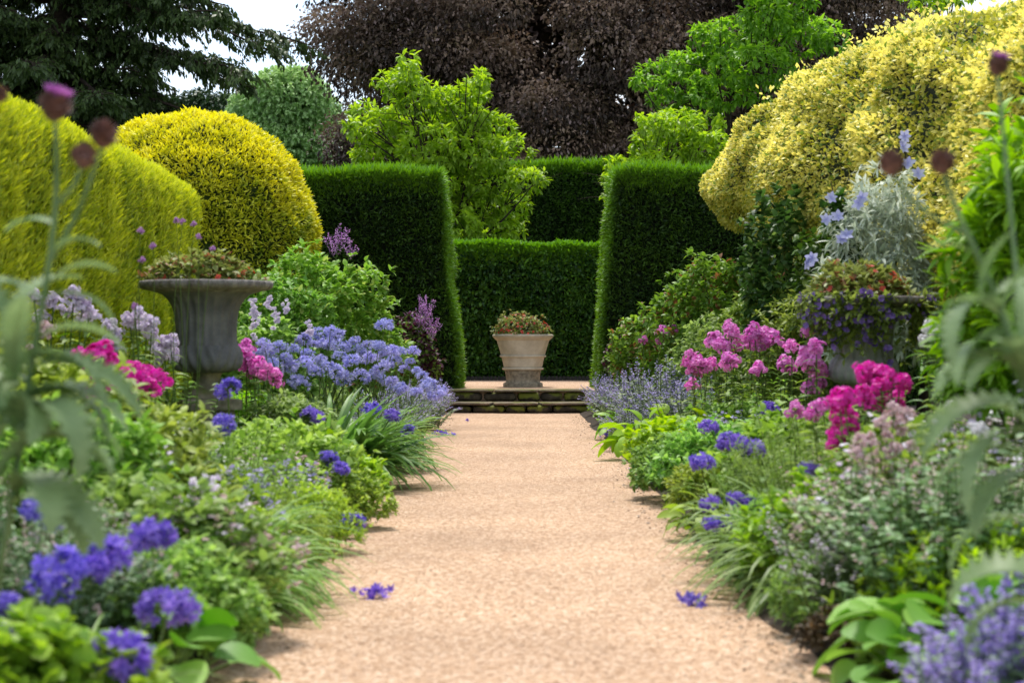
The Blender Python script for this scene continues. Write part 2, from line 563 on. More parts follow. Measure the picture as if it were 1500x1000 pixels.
def build_setting():
    mb = MB()
    mb.add(*sheet(-400, 400, -60, 1200, -.03, 40, 60))
    struct('ground', mb.mesh('ground', [M['grass']]))
    mb = MB()
    mb.add(*sheet(-1.25, 1.25, -3, 26.6, 0.0, 24, 240, lambda p: .006 * wob(p, 1.3, 2)))
    struct('gravel_path', mb.mesh('gravel_path', [M['gravel']]))
    for nm, sg in (('flower_bed_left', -1), ('flower_bed_right', 1)):
        mb = MB()
        ny = 240
        zf = lambda p: np.clip((np.abs(p[..., 0]) - 1.04 - .06 * wob(p, 2.2, 5)) * .35, -.022, .08) + .02 * wob(p, 3.1, 1) * np.clip((np.abs(p[..., 0]) - 1.08) * 4, 0, 1)
        mb.add(*sheet(*((-6.5, -.85) if sg < 0 else (.85, 6.5)), -3, 27.4, 0.0, 190, ny, zf))
        struct(nm, mb.mesh(nm, [M['soil']]))
    # terrace above the steps
    mb = MB()
    rbox(mb, (.15, 30.7, .16), (3.0, 7.6, .355), r=.02, n=6)
    struct('terrace', mb.mesh('terrace', [M['gravel']]))
    # loose gravel lying on the path
    rng = np.random.default_rng(5)
    n = 46000
    y = 5.0 * (26.3 / 5.0) ** rng.uniform(0, 1, n)
    x = rng.uniform(-1.08, 1.08, n)
    s = rng.uniform(.0015, .0045, n)
    oc = np.array([[1, 0, 0], [0, 1, 0], [-1, 0, 0], [0, -1, 0], [0, 0, 1], [0, 0, -.6]], float)
    sc3 = rng.uniform(.65, 1.35, (n, 1, 3)) * np.array([1, 1, .38])
    a = rng.uniform(0, 6.28, n)
    V = oc[None] * sc3 * s[:, None, None]
    ca, sa = np.cos(a)[:, None], np.sin(a)[:, None]
    V = np.stack([V[..., 0] * ca - V[..., 1] * sa, V[..., 0] * sa + V[..., 1] * ca, V[..., 2]], -1)
    zz = .006 * wob(np.stack([x, y, 0 * x], -1), 1.3, 2)
    V += np.stack([x, y, zz + s * .25], -1)[:, None]
    tri = np.array([[0, 1, 4], [1, 2, 4], [2, 3, 4], [3, 0, 4], [1, 0, 5], [2, 1, 5], [3, 2, 5], [0, 3, 5]])
    F = (np.arange(n) * 6)[:, None, None] + tri[None]
    mb = MB()
    mb.add(V.reshape(-1, 3), F.reshape(-1, 3))
    solo('loose_gravel', mb.mesh('loose_gravel', [M['pebble']]), 'loose peach coloured gravel stones scattered over the garden path', 'gravel', kind='stuff')
    # leaf litter at the path edges
    n = 2600
    y = 5 * (26 / 5) ** rng.uniform(0, 1, n)
    sgn = rng.choice([-1, 1], n)
    x = sgn * (1.02 - np.abs(rng.normal(0, .10, n)))
    P = np.stack([x, y, np.full(n, .006)], -1)
    D = unit(rng.normal(size=(n, 3)) * np.array([1, 1, .15]))
    mb = MB()
    L = rng.uniform(.008, .03, n)
    strips(mb, P, D, side_of(D, rng=rng, roll=.4), L, L * .5, bend=.5)
    solo('leaf_litter', mb.mesh('leaf_litter', [M['litter']]), 'dry brown leaf scraps along both edges of the gravel path', 'leaf litter', kind='stuff')


def build_steps():
    for k, (yf, z0, h, hw, lab) in enumerate((
            (26.2, .0, .165, 1.12, 'lower mossy step of rounded dark stones where the gravel path ends'),
            (26.75, .165, .185, 1.06, 'upper step of dark stone blocks directly below the stone pot'))):
        t = thing('stone_step', lab, 'step', (.10, yf, z0), group='steps up to the terrace')
        rng = np.random.default_rng(30 + k)
        edges = np.array([-hw, -hw * .62, -hw * .18, hw * .10, hw * .46, hw]) if k == 0 else np.array([-hw, -hw * .52, -hw * .02, hw * .32, hw * .66, hw])
        for a, b in zip(edges[:-1], edges[1:]):
            mb = MB()
            c = (a + b) / 2
            arc = .10 * (c / hw) ** 2
            rbox(mb, (c, .15 + arc, (h - .05) / 2), (b - a - .02, .3, h - .05 + rng.uniform(-.012, .006)), r=.06, n=12, rough=.06, seed=c * 3 + k, rot=.16 * c / hw)
            part('riser_stone', mb.mesh('riser_stone', [M['riser']]), t)
        for a, b in ((-hw - .02, -hw * .35), (-hw * .35, hw * .28), (hw * .28, hw + .02)):
            mb = MB()
            c = (a + b) / 2
            arc = .10 * (c / hw) ** 2
            rbox(mb, (c, .28 + arc, h - .022), (b - a - .012, .62, .036), r=.016, n=14, rough=.05, seed=c * 5 + k, rot=.16 * c / hw)
            part('tread_slab', mb.mesh('tread_slab', [M['tread']]), t)
    # low edging tiles at the foot of the hedge
    mb = MB()
    for i in range(46):
        x = -1.6 + i * .075
        a = np.linspace(0, np.pi, 7)
        prof = np.concatenate([[[.034, 0]], np.stack([.034 * np.cos(a), .06 + .03 * np.sin(a)], -1), [[-.034, 0]]])
        for yy in (0, .04):
            V = np.stack([x + prof[:, 0], np.full(len(prof), yy), prof[:, 1]], -1)
            mb.add(V, [list(range(len(prof)))] if yy == 0 else [list(range(len(prof)))[::-1]])
        n = len(prof)
        V = np.concatenate([np.stack([x + prof[:, 0], np.full(n, y), prof[:, 1]], -1) for y in (0, .04)])
        mb.add(V, [[i0, i0 + n, i0 + n + 1, i0 + 1] for i0 in range(n - 1)])
    solo('edging_tiles', mb.mesh('edging_tiles', [M['edging']], smooth=False), 'dark scalloped edging tiles along the foot of the low hedge behind the pot', 'edging', (.15, 33.4, .335))


def build_urn(loc, label, rz, lead, sc_=1.0):
    t = thing('garden_urn', label, 'urn', loc, rz, sc_, group='lead urns in the borders')
    flute = lambda n, d: (lambda th, i, z: 1 + d * np.abs(np.cos(n * th / 2)) - d)
    mb = MB()   # fluted bell
    pr = [(.40, 1.462), (.345, 1.445), (.30, 1.425), (.268, 1.395), (.245, 1.36), (.230, 1.32), (.220, 1.27), (.214, 1.21), (.213, 1.15), (.217, 1.10), (.224, 1.07)]
    lathe(mb, pr, 192, lambda th, i, z: 1 - (.045 if i > 1 else .02) * np.abs(np.sin(12 * th)) ** 1.5)
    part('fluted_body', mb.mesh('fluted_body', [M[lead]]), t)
    mb = MB()   # gadrooned bowl with slanting lobes
    pr = [(.226, 1.072), (.246, 1.05), (.258, 1.02), (.263, .985), (.260, .95), (.246, .92), (.215, .897), (.16, .885), (.11, .878)]
    lathe(mb, pr, 192, lambda th, i, z: 1 - .085 * np.abs(np.sin(10 * th + 16 * (z - .95) * np.sign(np.sin(th * 2)))) * (1 if 0 < i < 7 else .2))
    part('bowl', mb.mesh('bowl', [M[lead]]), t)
    mb = MB()   # flaring lip with a beaded edge
    pr = [(.33, 1.47), (.39, 1.500), (.43, 1.520), (.452, 1.523), (.465, 1.507), (.462, 1.482), (.44, 1.465), (.39, 1.455), (.34, 1.44)]
    lathe(mb, pr, 240, lambda th, i, z: 1 + (.012 * np.sin(40 * th) + .008 * np.sin(5 * th + 1)) * (1 if 1 < i < 7 else .2))
    part('rim', mb.mesh('rim', [M['leadrim']]), t)
    mb = MB()
    lathe(mb, [(.12, .885), (.105, .86), (.095, .835), (.10, .80), (.13, .775), (.165, .76), (.17, .735), (.17, .70)], 64)
    part('foot', mb.mesh('foot', [M['plinth']]), t)
    mb = MB()
    rbox(mb, (0, 0, .66), (.42, .42, .08), r=.012, n=6)
    rbox(mb, (0, 0, .31), (.34, .34, .63), r=.012, n=6)
    part('plinth', mb.mesh('plinth', [M['plinth']]), t)
    mb = MB()
    a = np.linspace(0, 2 * np.pi, 33)[:-1]
    V = np.concatenate([[[0, 0, 1.46]], np.stack([.36 * np.cos(a), .36 * np.sin(a), np.full(32, 1.485)], -1)])
    mb.add(V, [[0, 1 + i, 1 + (i + 1) % 32] for i in range(32)])
    part('soil', mb.mesh('urn_soil', [M['soil']]), t)
    return t


def build_pot():
    t = thing('garden_pot', 'large cream stone pot with banded sides at the centre of the terrace', 'pot', (X(766, 28.8), 28.8, .338))
    mb = MB()
    lathe(mb, [(.305, .29), (.315, .30), (.33, .36), (.347, .44), (.37, .53), (.388, .60), (.41, .67), (.432, .74), (.447, .79)], 72)
    part('body', mb.mesh('pot_body', [M['potstone']]), t)
    mb = MB()
    lathe(mb, [(.40, .76), (.452, .785), (.47, .80), (.505, .835), (.518, .855), (.512, .875), (.49, .883), (.455, .88), (.44, .84), (.43, .78)], 72)
    part('rim', mb.mesh('pot_rim', [M['potstone']]), t)
    for r, z in ((.377, .515), (.333, .305)):
        mb = MB()
        lathe(mb, [(r - .02, z - .022), (r + .012, z - .016), (r + .017, z), (r + .012, z + .016), (r - .01, z + .022)], 72)
        part('band', mb.mesh('pot_band', [M['potstone']]), t)
    mb = MB()
    lathe(mb, [(.335, 0), (.335, .05), (.325, .065), (.29, .075), (.285, .12), (.29, .20), (.312, .29), (.30, .30)], 72)
    part('base', mb.mesh('pot_base', [M['potbase']]), t)
    mb = MB()
    a = np.linspace(0, 2 * np.pi, 33)[:-1]
    V = np.concatenate([[[0, 0, .84]], np.stack([.44 * np.cos(a), .44 * np.sin(a), np.full(32, .85)], -1)])
    mb.add(V, [[0, 1 + i, 1 + (i + 1) % 32] for i in range(32)])
    part('soil', mb.mesh('pot_soil', [M['soil']]), t)


# ------------------------------------------------------------------ clipped hedges
def rounded(p, half, r):
    q = np.clip(p, -(half - r), half - r)
    n = unit(p - q)
    return q + n * r, n


def hedge_mesh(name, x0, x1, y0, y1, h, mats, rng, dens, L, Wd, r=.25, batter=0.0, faces=('f', 'l', 'r', 't'), style='yew', lump=.075, seed=0.0, z0=0.0, fringe=0):
    half = np.array([(x1 - x0) / 2, (y1 - y0) / 2, (h - z0) / 2])
    cen = np.array([(x0 + x1) / 2, (y0 + y1) / 2, (h + z0) / 2])

    def shape(p):
        pp, n = rounded(p, half, r)
        lo = pp[:, 2] < -(half[2] - r)              # keep the foot square
        pp[lo, 2] = p[lo, 2]
        sc = 1 + batter * (half[2] - pp[:, 2]) / (2 * half[2]) / half[0]
        pp[:, 0] *= sc
        w = pp + cen
        w = w + n * (lump * wob(w, 1.6, seed) + lump * .5 * wob(w, 4.1, seed + 3))[:, None]
        return w, n

    mb = MB()
    ax = {'f': (1, -1), 'b': (1, 1), 'l': (0, -1), 'r': (0, 1), 't': (2, 1)}
    P, N = [], []
    for f in ('f', 'b', 'l', 'r', 't'):
        a, sg = ax[f]
        b, c = [i for i in range(3) if i != a]
        nb, nc = max(4, int(half[b] * 2 / .12)), max(4, int(half[c] * 2 / .12))
        g1, g2 = np.meshgrid(np.linspace(-1, 1, nb + 1), np.linspace(-1, 1, nc + 1), indexing='ij')
        p = np.empty((nb + 1, nc + 1, 3))
        p[..., a], p[..., b], p[..., c] = sg, g1, g2
        w, n = shape((p * half).reshape(-1, 3))
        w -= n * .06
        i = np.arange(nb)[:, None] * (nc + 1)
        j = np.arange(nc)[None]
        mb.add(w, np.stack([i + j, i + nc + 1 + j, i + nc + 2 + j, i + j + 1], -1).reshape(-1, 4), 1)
        if f in faces:
            m = int(dens * 4 * half[b] * half[c])
            p = np.empty((m, 3))
            p[:, a] = sg
            p[:, b], p[:, c] = rng.uniform(-1, 1, m), rng.uniform(-1, 1, m)
            w, n = shape(p * half)
            P.append(w)
            N.append(n)
    P, N = np.concatenate(P), np.concatenate(N)
    hedge_leaves(mb, rng, P, N, L, Wd, style)
    if fringe:      # long new-growth shoots on the top and two ends, backlight painted into their tint
        Q, T = [], []
        for f, k in (('t', 1.0), ('l', .8), ('r', .8)):
            a, sg = ax[f]
            b, c = [i for i in range(3) if i != a]
            m = int(fringe * 4 * half[b] * half[c] * k)
            p = np.empty((m, 3))
            p[:, a] = sg
            p[:, b], p[:, c] = rng.uniform(-1, 1, m), rng.uniform(-1, 1, m)
            w, n = shape(p * half)
            Q.append(w)
            T.append(n)
        m = int(fringe * 1.3 * 2 * half[0])       # upper front edge
        p = np.stack([rng.uniform(-1, 1, m), -np.ones(m), 1 - np.abs(rng.normal(0, .16, m)) / half[2]], -1)
        w, n = shape(p * half)
        Q.append(w)
        T.append(unit(n + np.array([0, 0, .8])))
        Q, T = np.concatenate(Q), np.concatenate(T)
        D = unit(T * .8 + np.array([0, 0, .45]) + rdirs(rng, len(Q)) * .6)
        LL = L * rng.uniform(.5, 1.0, len(Q)) * np.where(rng.uniform(0, 1, len(Q)) < .06, 1.9, 1)
        strips(mb, Q - T * .03, D, side_of(D, rng=rng, roll=.8), LL, Wd * rng.uniform(.7, 1.2, len(Q)), (.6, 1, .7, .08), .3, 0, 0, rng.uniform(.55, 1, len(Q)), .2)
    return mb.mesh(name, mats)


YS = np.array([1, .33, 1])      # lumps of the long side hedges are drawn out along the border


def hedge_leaves(mb, rng, P, N, L, Wd, style):
    n = len(P)
    P = P - N * rng.uniform(.0, .07, (n, 1))
    if style == 'yew':
        D = unit(N * .75 + rdirs(rng, n) * .75 + np.array([0, 0, .25]) + np.array([1., 0, 0]) * rng.choice([-1, 1], (n, 1)) * .35)
        growth_glow = np.clip(N[:, 2] * 1.1, 0, 1) + np.clip(np.abs(N[:, 0]) - .35, 0, 1) * 1.1  # new growth plus painted backlight: top and ends tinted lighter than the front
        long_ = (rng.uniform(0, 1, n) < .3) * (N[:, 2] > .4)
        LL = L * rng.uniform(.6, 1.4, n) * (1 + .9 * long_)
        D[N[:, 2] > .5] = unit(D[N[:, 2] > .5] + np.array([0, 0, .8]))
        strips(mb, P, D, side_of(D, rng=rng, roll=.8), LL, Wd * rng.uniform(.7, 1.3, n), (.5, 1, .1), .4, 0, 0, np.clip(.12 + .7 * growth_glow + .10 * wob(P, 3, 2), 0, .95), .25)
    elif style == 'leaf':
        D = unit(N * .45 + rdirs(rng, n) * .8 + np.array([0, 0, -.3]))
        growth_glow = np.clip(N[:, 2] * 1.1, 0, 1)  # new growth and light from above painted into the top leaves
        D[N[:, 2] > .5] = unit(D[N[:, 2] > .5] + np.array([0, 0, 1.0]))
        LL = L * rng.uniform(.7, 1.3, n)
        strips(mb, P, D, side_of(D, rng=rng, roll=.6), LL, LL * Wd / L, (.1, 1, .75, .05), .5, .2, 0, np.clip(.2 + .6 * growth_glow, 0, .9), .1)
    elif style == 'thuya':
        D = unit(N * .22 + np.array([0, 0, .8]) + rdirs(rng, n) * .55)
        S = unit(np.cross(D, N) + rdirs(rng, n) * .4)
        ribs = .7 * wob(P * np.array([1, .7, .22]), 14, 2) + .45 * wob(P * YS, 5, 3)
        LL = L * rng.uniform(.6, 1.4, n)
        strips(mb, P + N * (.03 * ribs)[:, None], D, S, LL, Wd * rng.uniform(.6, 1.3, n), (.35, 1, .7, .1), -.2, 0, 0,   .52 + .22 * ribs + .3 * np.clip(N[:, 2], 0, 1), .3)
    elif style == 'gold':
        D = unit(N * .6 + rdirs(rng, n) * .6 + np.array([0, 0, .25]))
        LL = L * rng.uniform(.6, 1.4, n)
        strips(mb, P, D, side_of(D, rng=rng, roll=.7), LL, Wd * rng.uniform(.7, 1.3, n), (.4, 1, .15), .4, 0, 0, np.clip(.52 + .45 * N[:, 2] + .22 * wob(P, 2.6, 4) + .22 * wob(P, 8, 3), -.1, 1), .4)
    elif style == 'privet':
        D = unit(N * .6 + rdirs(rng, n) * .8 + np.array([0, 0, .2]))
        LL = L * rng.uniform(.6, 1.4, n)
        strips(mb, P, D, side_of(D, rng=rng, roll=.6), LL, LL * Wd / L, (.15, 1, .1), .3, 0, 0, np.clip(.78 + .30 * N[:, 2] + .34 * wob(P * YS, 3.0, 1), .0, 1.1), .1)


def build_hedges():
    rng = np.random.default_rng(11)
    Y = 27.6
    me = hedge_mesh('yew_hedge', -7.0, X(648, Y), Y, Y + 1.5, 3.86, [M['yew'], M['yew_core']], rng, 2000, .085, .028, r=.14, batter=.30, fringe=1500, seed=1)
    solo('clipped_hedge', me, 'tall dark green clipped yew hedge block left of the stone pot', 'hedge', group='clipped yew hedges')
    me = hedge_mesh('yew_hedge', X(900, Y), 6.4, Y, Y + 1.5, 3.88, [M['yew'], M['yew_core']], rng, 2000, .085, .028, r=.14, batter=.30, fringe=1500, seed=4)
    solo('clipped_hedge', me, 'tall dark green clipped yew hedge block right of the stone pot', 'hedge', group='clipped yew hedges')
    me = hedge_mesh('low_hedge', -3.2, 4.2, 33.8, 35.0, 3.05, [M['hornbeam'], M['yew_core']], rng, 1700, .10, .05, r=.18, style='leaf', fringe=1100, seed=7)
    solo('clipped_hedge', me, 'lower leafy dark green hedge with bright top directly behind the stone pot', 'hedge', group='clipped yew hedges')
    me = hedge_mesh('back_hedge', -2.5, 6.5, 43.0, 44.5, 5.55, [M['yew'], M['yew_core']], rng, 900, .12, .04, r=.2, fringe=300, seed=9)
    solo('clipped_hedge', me, 'far dark hedge seen between the green tree and the right yew block', 'hedge', group='clipped yew hedges')
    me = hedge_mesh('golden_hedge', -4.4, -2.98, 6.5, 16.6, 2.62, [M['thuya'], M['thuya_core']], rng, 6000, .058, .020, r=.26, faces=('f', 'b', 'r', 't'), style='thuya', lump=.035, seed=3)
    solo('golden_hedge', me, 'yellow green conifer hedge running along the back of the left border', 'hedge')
    # golden dome: sphere-like shape on a narrower skirt
    mb = MB()
    cx, cy, R, top = X(282, 24.4), 24.4, 1.80, 4.36

    def dome(d):
        z = d[:, 2]
        p = np.empty_like(d)
        k = np.where(z > 0, 1.0, 1 - .10 * z * z)
        p[:, 0], p[:, 1] = cx + R * d[:, 0] * k, cy + R * d[:, 1] * k
        p[:, 2] = np.where(z > 0, top - 1.9 + 1.9 * np.sign(z) * np.abs(z) ** 1.05, top - 1.9 + 2.45 * z)
        return p + d * (.07 * wob(p, 1.9, 2) + .06 * wob(p, 5.5, 1))[:, None]
    seg, rings = 48, 32
    ph = np.linspace(1e-3, np.pi - 1e-3, rings + 1)
    th = np.arange(seg) / seg * 2 * np.pi
    d = np.stack([np.sin(ph)[:, None] * np.cos(th), np.sin(ph)[:, None] * np.sin(th), np.cos(ph)[:, None] * np.ones(seg)], -1).reshape(-1, 3)
    i = np.arange(rings)[:, None] * seg
    j = np.arange(seg)[None]
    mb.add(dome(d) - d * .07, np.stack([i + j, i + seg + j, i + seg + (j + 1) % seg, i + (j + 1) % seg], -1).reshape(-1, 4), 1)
    d = rdirs(rng, 78000)
    d = d[d[:, 2] > -.8]
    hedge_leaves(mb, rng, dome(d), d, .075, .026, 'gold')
    solo('topiary_dome', mb.mesh('topiary_dome', [M['goldyew'], M['goldyew_core']]), 'golden yellow clipped dome bush beyond the left conifer hedge', 'topiary')
    # variegated golden hedge on the right, overhanging at its far nose
    mb = MB()
    kY = np.array([6.5, 8, 10, 12, 14, 16, 18, 20, 22, 23.2, 23.9, 24.2])
    kx = np.array([4.05, 4.05, 4.02, 4.0, 3.96, 3.86, 3.72, 3.58, 3.42, 3.26, 3.15, 3.12])
    krx = np.array([.85, .9, .9, .9, .9, .92, .95, .98, .90, .62, .35, .05])
    kt = np.array([2.6, 2.95, 3.3, 3.6, 3.85, 4.0, 4.08, 4.12, 3.95, 3.72, 3.45, 3.2])
    kb = np.array([.5, .5, .6, .8, 1.0, 1.3, 1.7, 2.1, 2.45, 2.62, 2.8, 3.1])

    def sweep(t, a):
        y = 6.5 + t * 17.7
        c, rx = np.interp(y, kY, kx), np.interp(y, kY, krx)
        zt, zb = np.interp(y, kY, kt), np.interp(y, kY, kb)
        ca, sa = np.cos(a), np.sin(a)
        ex = np.sign(ca) * np.abs(ca) ** .8
        ez = np.sign(sa) * np.abs(sa) ** .9
        p = np.stack([c + rx * ex, y, (zt + zb) / 2 + (zt - zb) / 2 * ez], -1)
        n = unit(np.stack([ca / np.maximum(rx, .3), 0 * y + np.where(y > 22, (y - 22) * .55, 0), sa / np.maximum((zt - zb) / 2, .3)], -1))
        amp = np.minimum(1, rx / .6)
        return p + n * (amp * (.13 * wob(p * YS, 1.7, 6) + .13 * wob(p * YS, 4.2, 2)))[:, None], n
    nt_, na = 130, 40
    tt, aa = np.meshgrid(np.linspace(0, 1, nt_ + 1), np.arange(na) / na * 2 * np.pi, indexing='ij')
    p, n = sweep(tt.ravel(), aa.ravel())
    i = np.arange(nt_)[:, None] * na
    j = np.arange(na)[None]
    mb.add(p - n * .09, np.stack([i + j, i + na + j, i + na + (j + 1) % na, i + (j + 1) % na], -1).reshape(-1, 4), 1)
    m = 190000
    p, n = sweep(rng.uniform(0, 1, m), rng.uniform(np.pi * .28, np.pi * 1.75, m))
    hole = wob(p * YS, 1.6, 6) + .7 * wob(p * YS, 4.0, 2)
    keep = rng.uniform(0, 1, m) < np.clip(1.1 + hole * .8, .45, 1)
    p, n = p[keep] - n[keep] * np.clip(-hole[keep] * .12 - .02, 0, .12)[:, None], n[keep]
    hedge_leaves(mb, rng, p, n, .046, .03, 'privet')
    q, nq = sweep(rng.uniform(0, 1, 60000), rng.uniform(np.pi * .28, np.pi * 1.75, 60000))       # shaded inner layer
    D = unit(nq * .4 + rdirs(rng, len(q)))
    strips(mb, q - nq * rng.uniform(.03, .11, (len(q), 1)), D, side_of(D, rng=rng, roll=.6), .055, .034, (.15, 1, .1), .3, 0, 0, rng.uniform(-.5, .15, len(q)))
    k = 3500                                                                                      # stray shoots along the top
    q, nq = sweep(rng.uniform(0, 1, k), rng.uniform(np.pi * .35, np.pi * .75, k))
    keep = wob(q, 3.5, 8) > .25
    q, nq = q[keep], nq[keep]
    q = q + (nq * .5 + rdirs(rng, len(q)) * .4 + np.array([0, 0, .5])) * rng.uniform(.02, .16, (len(q), 1))
    hedge_leaves(mb, rng, q, nq, .05, .032, 'privet')
    t = thing('variegated_hedge', 'pale yellow variegated hedge bulging along the back of the right border', 'hedge')
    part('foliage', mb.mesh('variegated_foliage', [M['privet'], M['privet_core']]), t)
    for k, (x, y) in enumerate(((3.55, 22.2), (3.8, 19.5), (3.8, 16))):
        mb = MB()
        tubes(mb, curve((x, y, 0), (x + .1, y, 2.9), (.15, 0, 0)), .11, .08, 8)
        part('trunk', mb.mesh('hedge_trunk', [M['bark']]), t)


# ------------------------------------------------------------------ trees
def blob_points(rng, blobs, per, shell=.5):
    C, N = [], []
    for (c, r) in blobs:
        vol = (r[0] * r[1] * r[2]) ** (2 / 3)
        n = max(6, int(per * vol))
        d = rdirs(rng, n)
        rad = rng.uniform(shell, 1, (n, 1)) ** .6
        p = np.asarray(c) + d * np.asarray(r) * rad
        C.append(p)
        N.append(unit(d / np.asarray(r)))
    return np.concatenate(C), np.concatenate(N)


def limbs(mb, rng, base, blobs, r0, mat=0, fork=.45):
    base = np.asarray(base, float)
    cs = np.array([b[0] for b in blobs])
    mid = cs.mean(0)
    top = base + (mid - base) * np.array([1, 1, 1])
    tubes(mb, curve(base, top, (rng.normal(0, .1), rng.normal(0, .1), 0), 8), r0, r0 * .55, 9, mat)
    for c in cs:
        t = rng.uniform(fork, .95)
        s = base + (top - base) * t
        tubes(mb, curve(s, c, (0, 0, -.1 * np.linalg.norm(c - s)), 6), r0 * .42, r0 * .1, 6, mat)
        for _ in range(4):
            q = c + rng.normal(0, .45, 3)
            tubes(mb, curve(s * .4 + c * .6, q, (0, 0, .1), 4), r0 * .16, r0 * .04, 4, mat)


def leafy_tree(name, label, base, blobs, mat, per, k, L, Wd, r0, rng, group, droop=.25):
    t = thing(name, label, 'tree', base, group=group)
    b = np.asarray(base, float)
    rel = [(np.asarray(c) - b, r) for c, r in blobs]
    mb = MB()
    C, N = blob_points(rng, rel, per)
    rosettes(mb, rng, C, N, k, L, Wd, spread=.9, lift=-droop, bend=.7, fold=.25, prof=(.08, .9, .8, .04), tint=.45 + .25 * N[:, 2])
    part('crown', mb.mesh(name + '_crown', [M[mat]]), t)
    mb = MB()
    limbs(mb, rng, (0, 0, 0), rel, r0)
    part('trunk', mb.mesh(name + '_trunk', [M['bark']]), t)
    return t


def px_blobs(Y, lst, depth=1.0):
    """(u, v, ru, rv) pixel-sized blobs of foliage standing about Y metres off, jittered in depth"""
    out = []
    for i, (u, v, ru, rv) in enumerate(lst):
        dy = ((i * 37) % 11 / 10 - .5) * 2 * depth
        y = Y + dy
        rx, rz = 1.12 * ru * y / FPX, 1.18 * rv * y / FPX
        out.append((W(u, v, y), (rx, max(.35, .5 * (rx + rz)), rz)))
    return out


def build_trees():
    rng = np.random.default_rng(21)
    # young green tree behind the left yew block
    bl = px_blobs(37.5, [(597, 100, 14, 22), (588, 125, 28, 20), (565, 120, 20, 12), (612, 140, 32, 25), (650, 160, 40, 30), (540, 165, 26, 14), (525, 190, 20, 16), (560, 190, 40, 25),
                         (600, 190, 48, 32), (690, 170, 36, 26), (700, 130, 16, 18), (705, 115, 10, 12), (690, 140, 22, 18), (725, 195, 32, 24), (640, 215, 50, 32), (560, 225, 36, 20), (535, 232, 26, 12),
                         (690, 225, 50, 30), (745, 225, 32, 22), (770, 265, 30, 14), (720, 265, 45, 25), (670, 275, 40, 30), (620, 265, 45, 25), (700, 305, 45, 26), (745, 305, 28, 20), (670, 330, 32, 26),
                         (720, 338, 36, 20), (750, 330, 22, 14), (790, 258, 14, 8), (650, 300, 30, 30), (690, 360, 40, 25)], 1.0)
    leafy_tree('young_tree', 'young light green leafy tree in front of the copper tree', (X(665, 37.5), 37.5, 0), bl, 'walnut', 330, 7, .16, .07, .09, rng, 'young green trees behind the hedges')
    bl = px_blobs(39, [(1120, 20, 34, 26), (1150, 5, 40, 30), (1090, 55, 50, 28), (1040, 55, 30, 18), (1150, 55, 60, 32), (1200, 45, 36, 14), (1220, 60, 20, 12), (1000, 95, 36, 16), (960, 105, 30, 12), (940, 118, 14, 8),
                       (1040, 100, 50, 24), (1100, 95, 55, 26), (1000, 125, 40, 16), (980, 145, 30, 12), (1060, 135, 45, 20), (1110, 130, 40, 20), (1030, 155, 40, 16), (1130, -30, 60, 30)], 1.2)
    leafy_tree('young_tree', 'taller mid green leafy tree rising behind the nose of the variegated hedge', (X(1090, 39), 39, 0), bl, 'walnut_b', 330, 7, .16, .07, .10, rng, 'young green trees behind the hedges')
    bl = px_blobs(36.5, [(960, 185, 30, 18), (990, 180, 40, 18), (1020, 190, 40, 22), (945, 205, 22, 14), (975, 215, 40, 22), (1010, 222, 42, 22), (940, 235, 22, 12), (925, 250, 18, 10), (900, 258, 16, 10), (895, 280, 12, 14), (900, 310, 12, 16),
                         (960, 245, 36, 20), (1040, 215, 30, 24), (900, 240, 10, 6), (950, 300, 40, 40)], .8)
    leafy_tree('young_tree', 'low light green sapling peeping over the right yew block', (X(975, 36.5), 36.5, 0), bl, 'walnut', 330, 7, .15, .068, .07, rng, 'young green trees behind the hedges')
    bl = px_blobs(30, [(1362, 2, 26, 12), (1350, -15, 40, 20), (1400, -20, 50, 20)], .8)
    leafy_tree('young_tree', 'bright green leafy tip showing above the variegated hedge at the top edge', (X(1385, 30), 30, 0), bl, 'walnut', 200, 6, .16, .07, .07, rng, 'young green trees behind the hedges')
    # copper beech
    t = thing('copper_beech', 'huge dark purple brown tree filling the background behind the hedges', 'tree', (3.6, 62, 0))
    mb = MB()
    subs = []
    for i in range(330):
        a = rng.uniform(-np.pi, 0) if i < 270 else rng.uniform(0, np.pi)
        e = rng.uniform(-.95, .75)
        d = np.array([math.cos(a) * math.cos(e), math.sin(a) * math.cos(e), math.sin(e)])
        c = np.array([11.4, 8.0, 11.0]) * d * rng.uniform(.84, 1.0) + np.array([0, 0, 12.2])
        if c[2] < 1 or c[0] < -9.6 + .28 * max(0, 11 - c[2]):
            continue
        s = rng.uniform(.9, 1.9)
        subs.append((c, (s * 1.15, s, s * rng.uniform(.5, .9))))
    C, N, TT = [], [], []
    for b_ in subs:                       # each bough its own tone
        c_, n_ = blob_points(rng, [b_], 430, .35)
        C.append(c_)
        N.append(n_)
        TT.append(np.full(len(c_), rng.normal(0, .22)))
    C, N, TT = np.concatenate(C), np.concatenate(N), np.concatenate(TT)
    C[:, 2] -= .05 * np.abs(C[:, 0] * .3)
    D = unit(N * .5 + rdirs(rng, len(C)) * .6 + np.array([0, -.15, -.45]))
    for rep in range(2):
        off = rng.normal(0, .12, C.shape)
        L = rng.uniform(.09, .20, len(C))
        Dd = unit(D + rdirs(rng, len(C)) * .5)
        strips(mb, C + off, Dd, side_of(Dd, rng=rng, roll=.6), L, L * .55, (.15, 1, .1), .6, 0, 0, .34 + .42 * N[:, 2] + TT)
    n = 15000
    d = rdirs(rng, n)
    d[:, 1] = -np.abs(d[:, 1]) * .8
    P = d * np.array([10.0, 6.6, 9.8]) * rng.uniform(.6, .86, (n, 1)) + np.array([0, 0, 12.0])
    P = P[(P[:, 2] > 1) & (P[:, 0] > -8.6 + .28 * np.clip(11 - P[:, 2], 0, 20))]
    D = rdirs(rng, len(P))
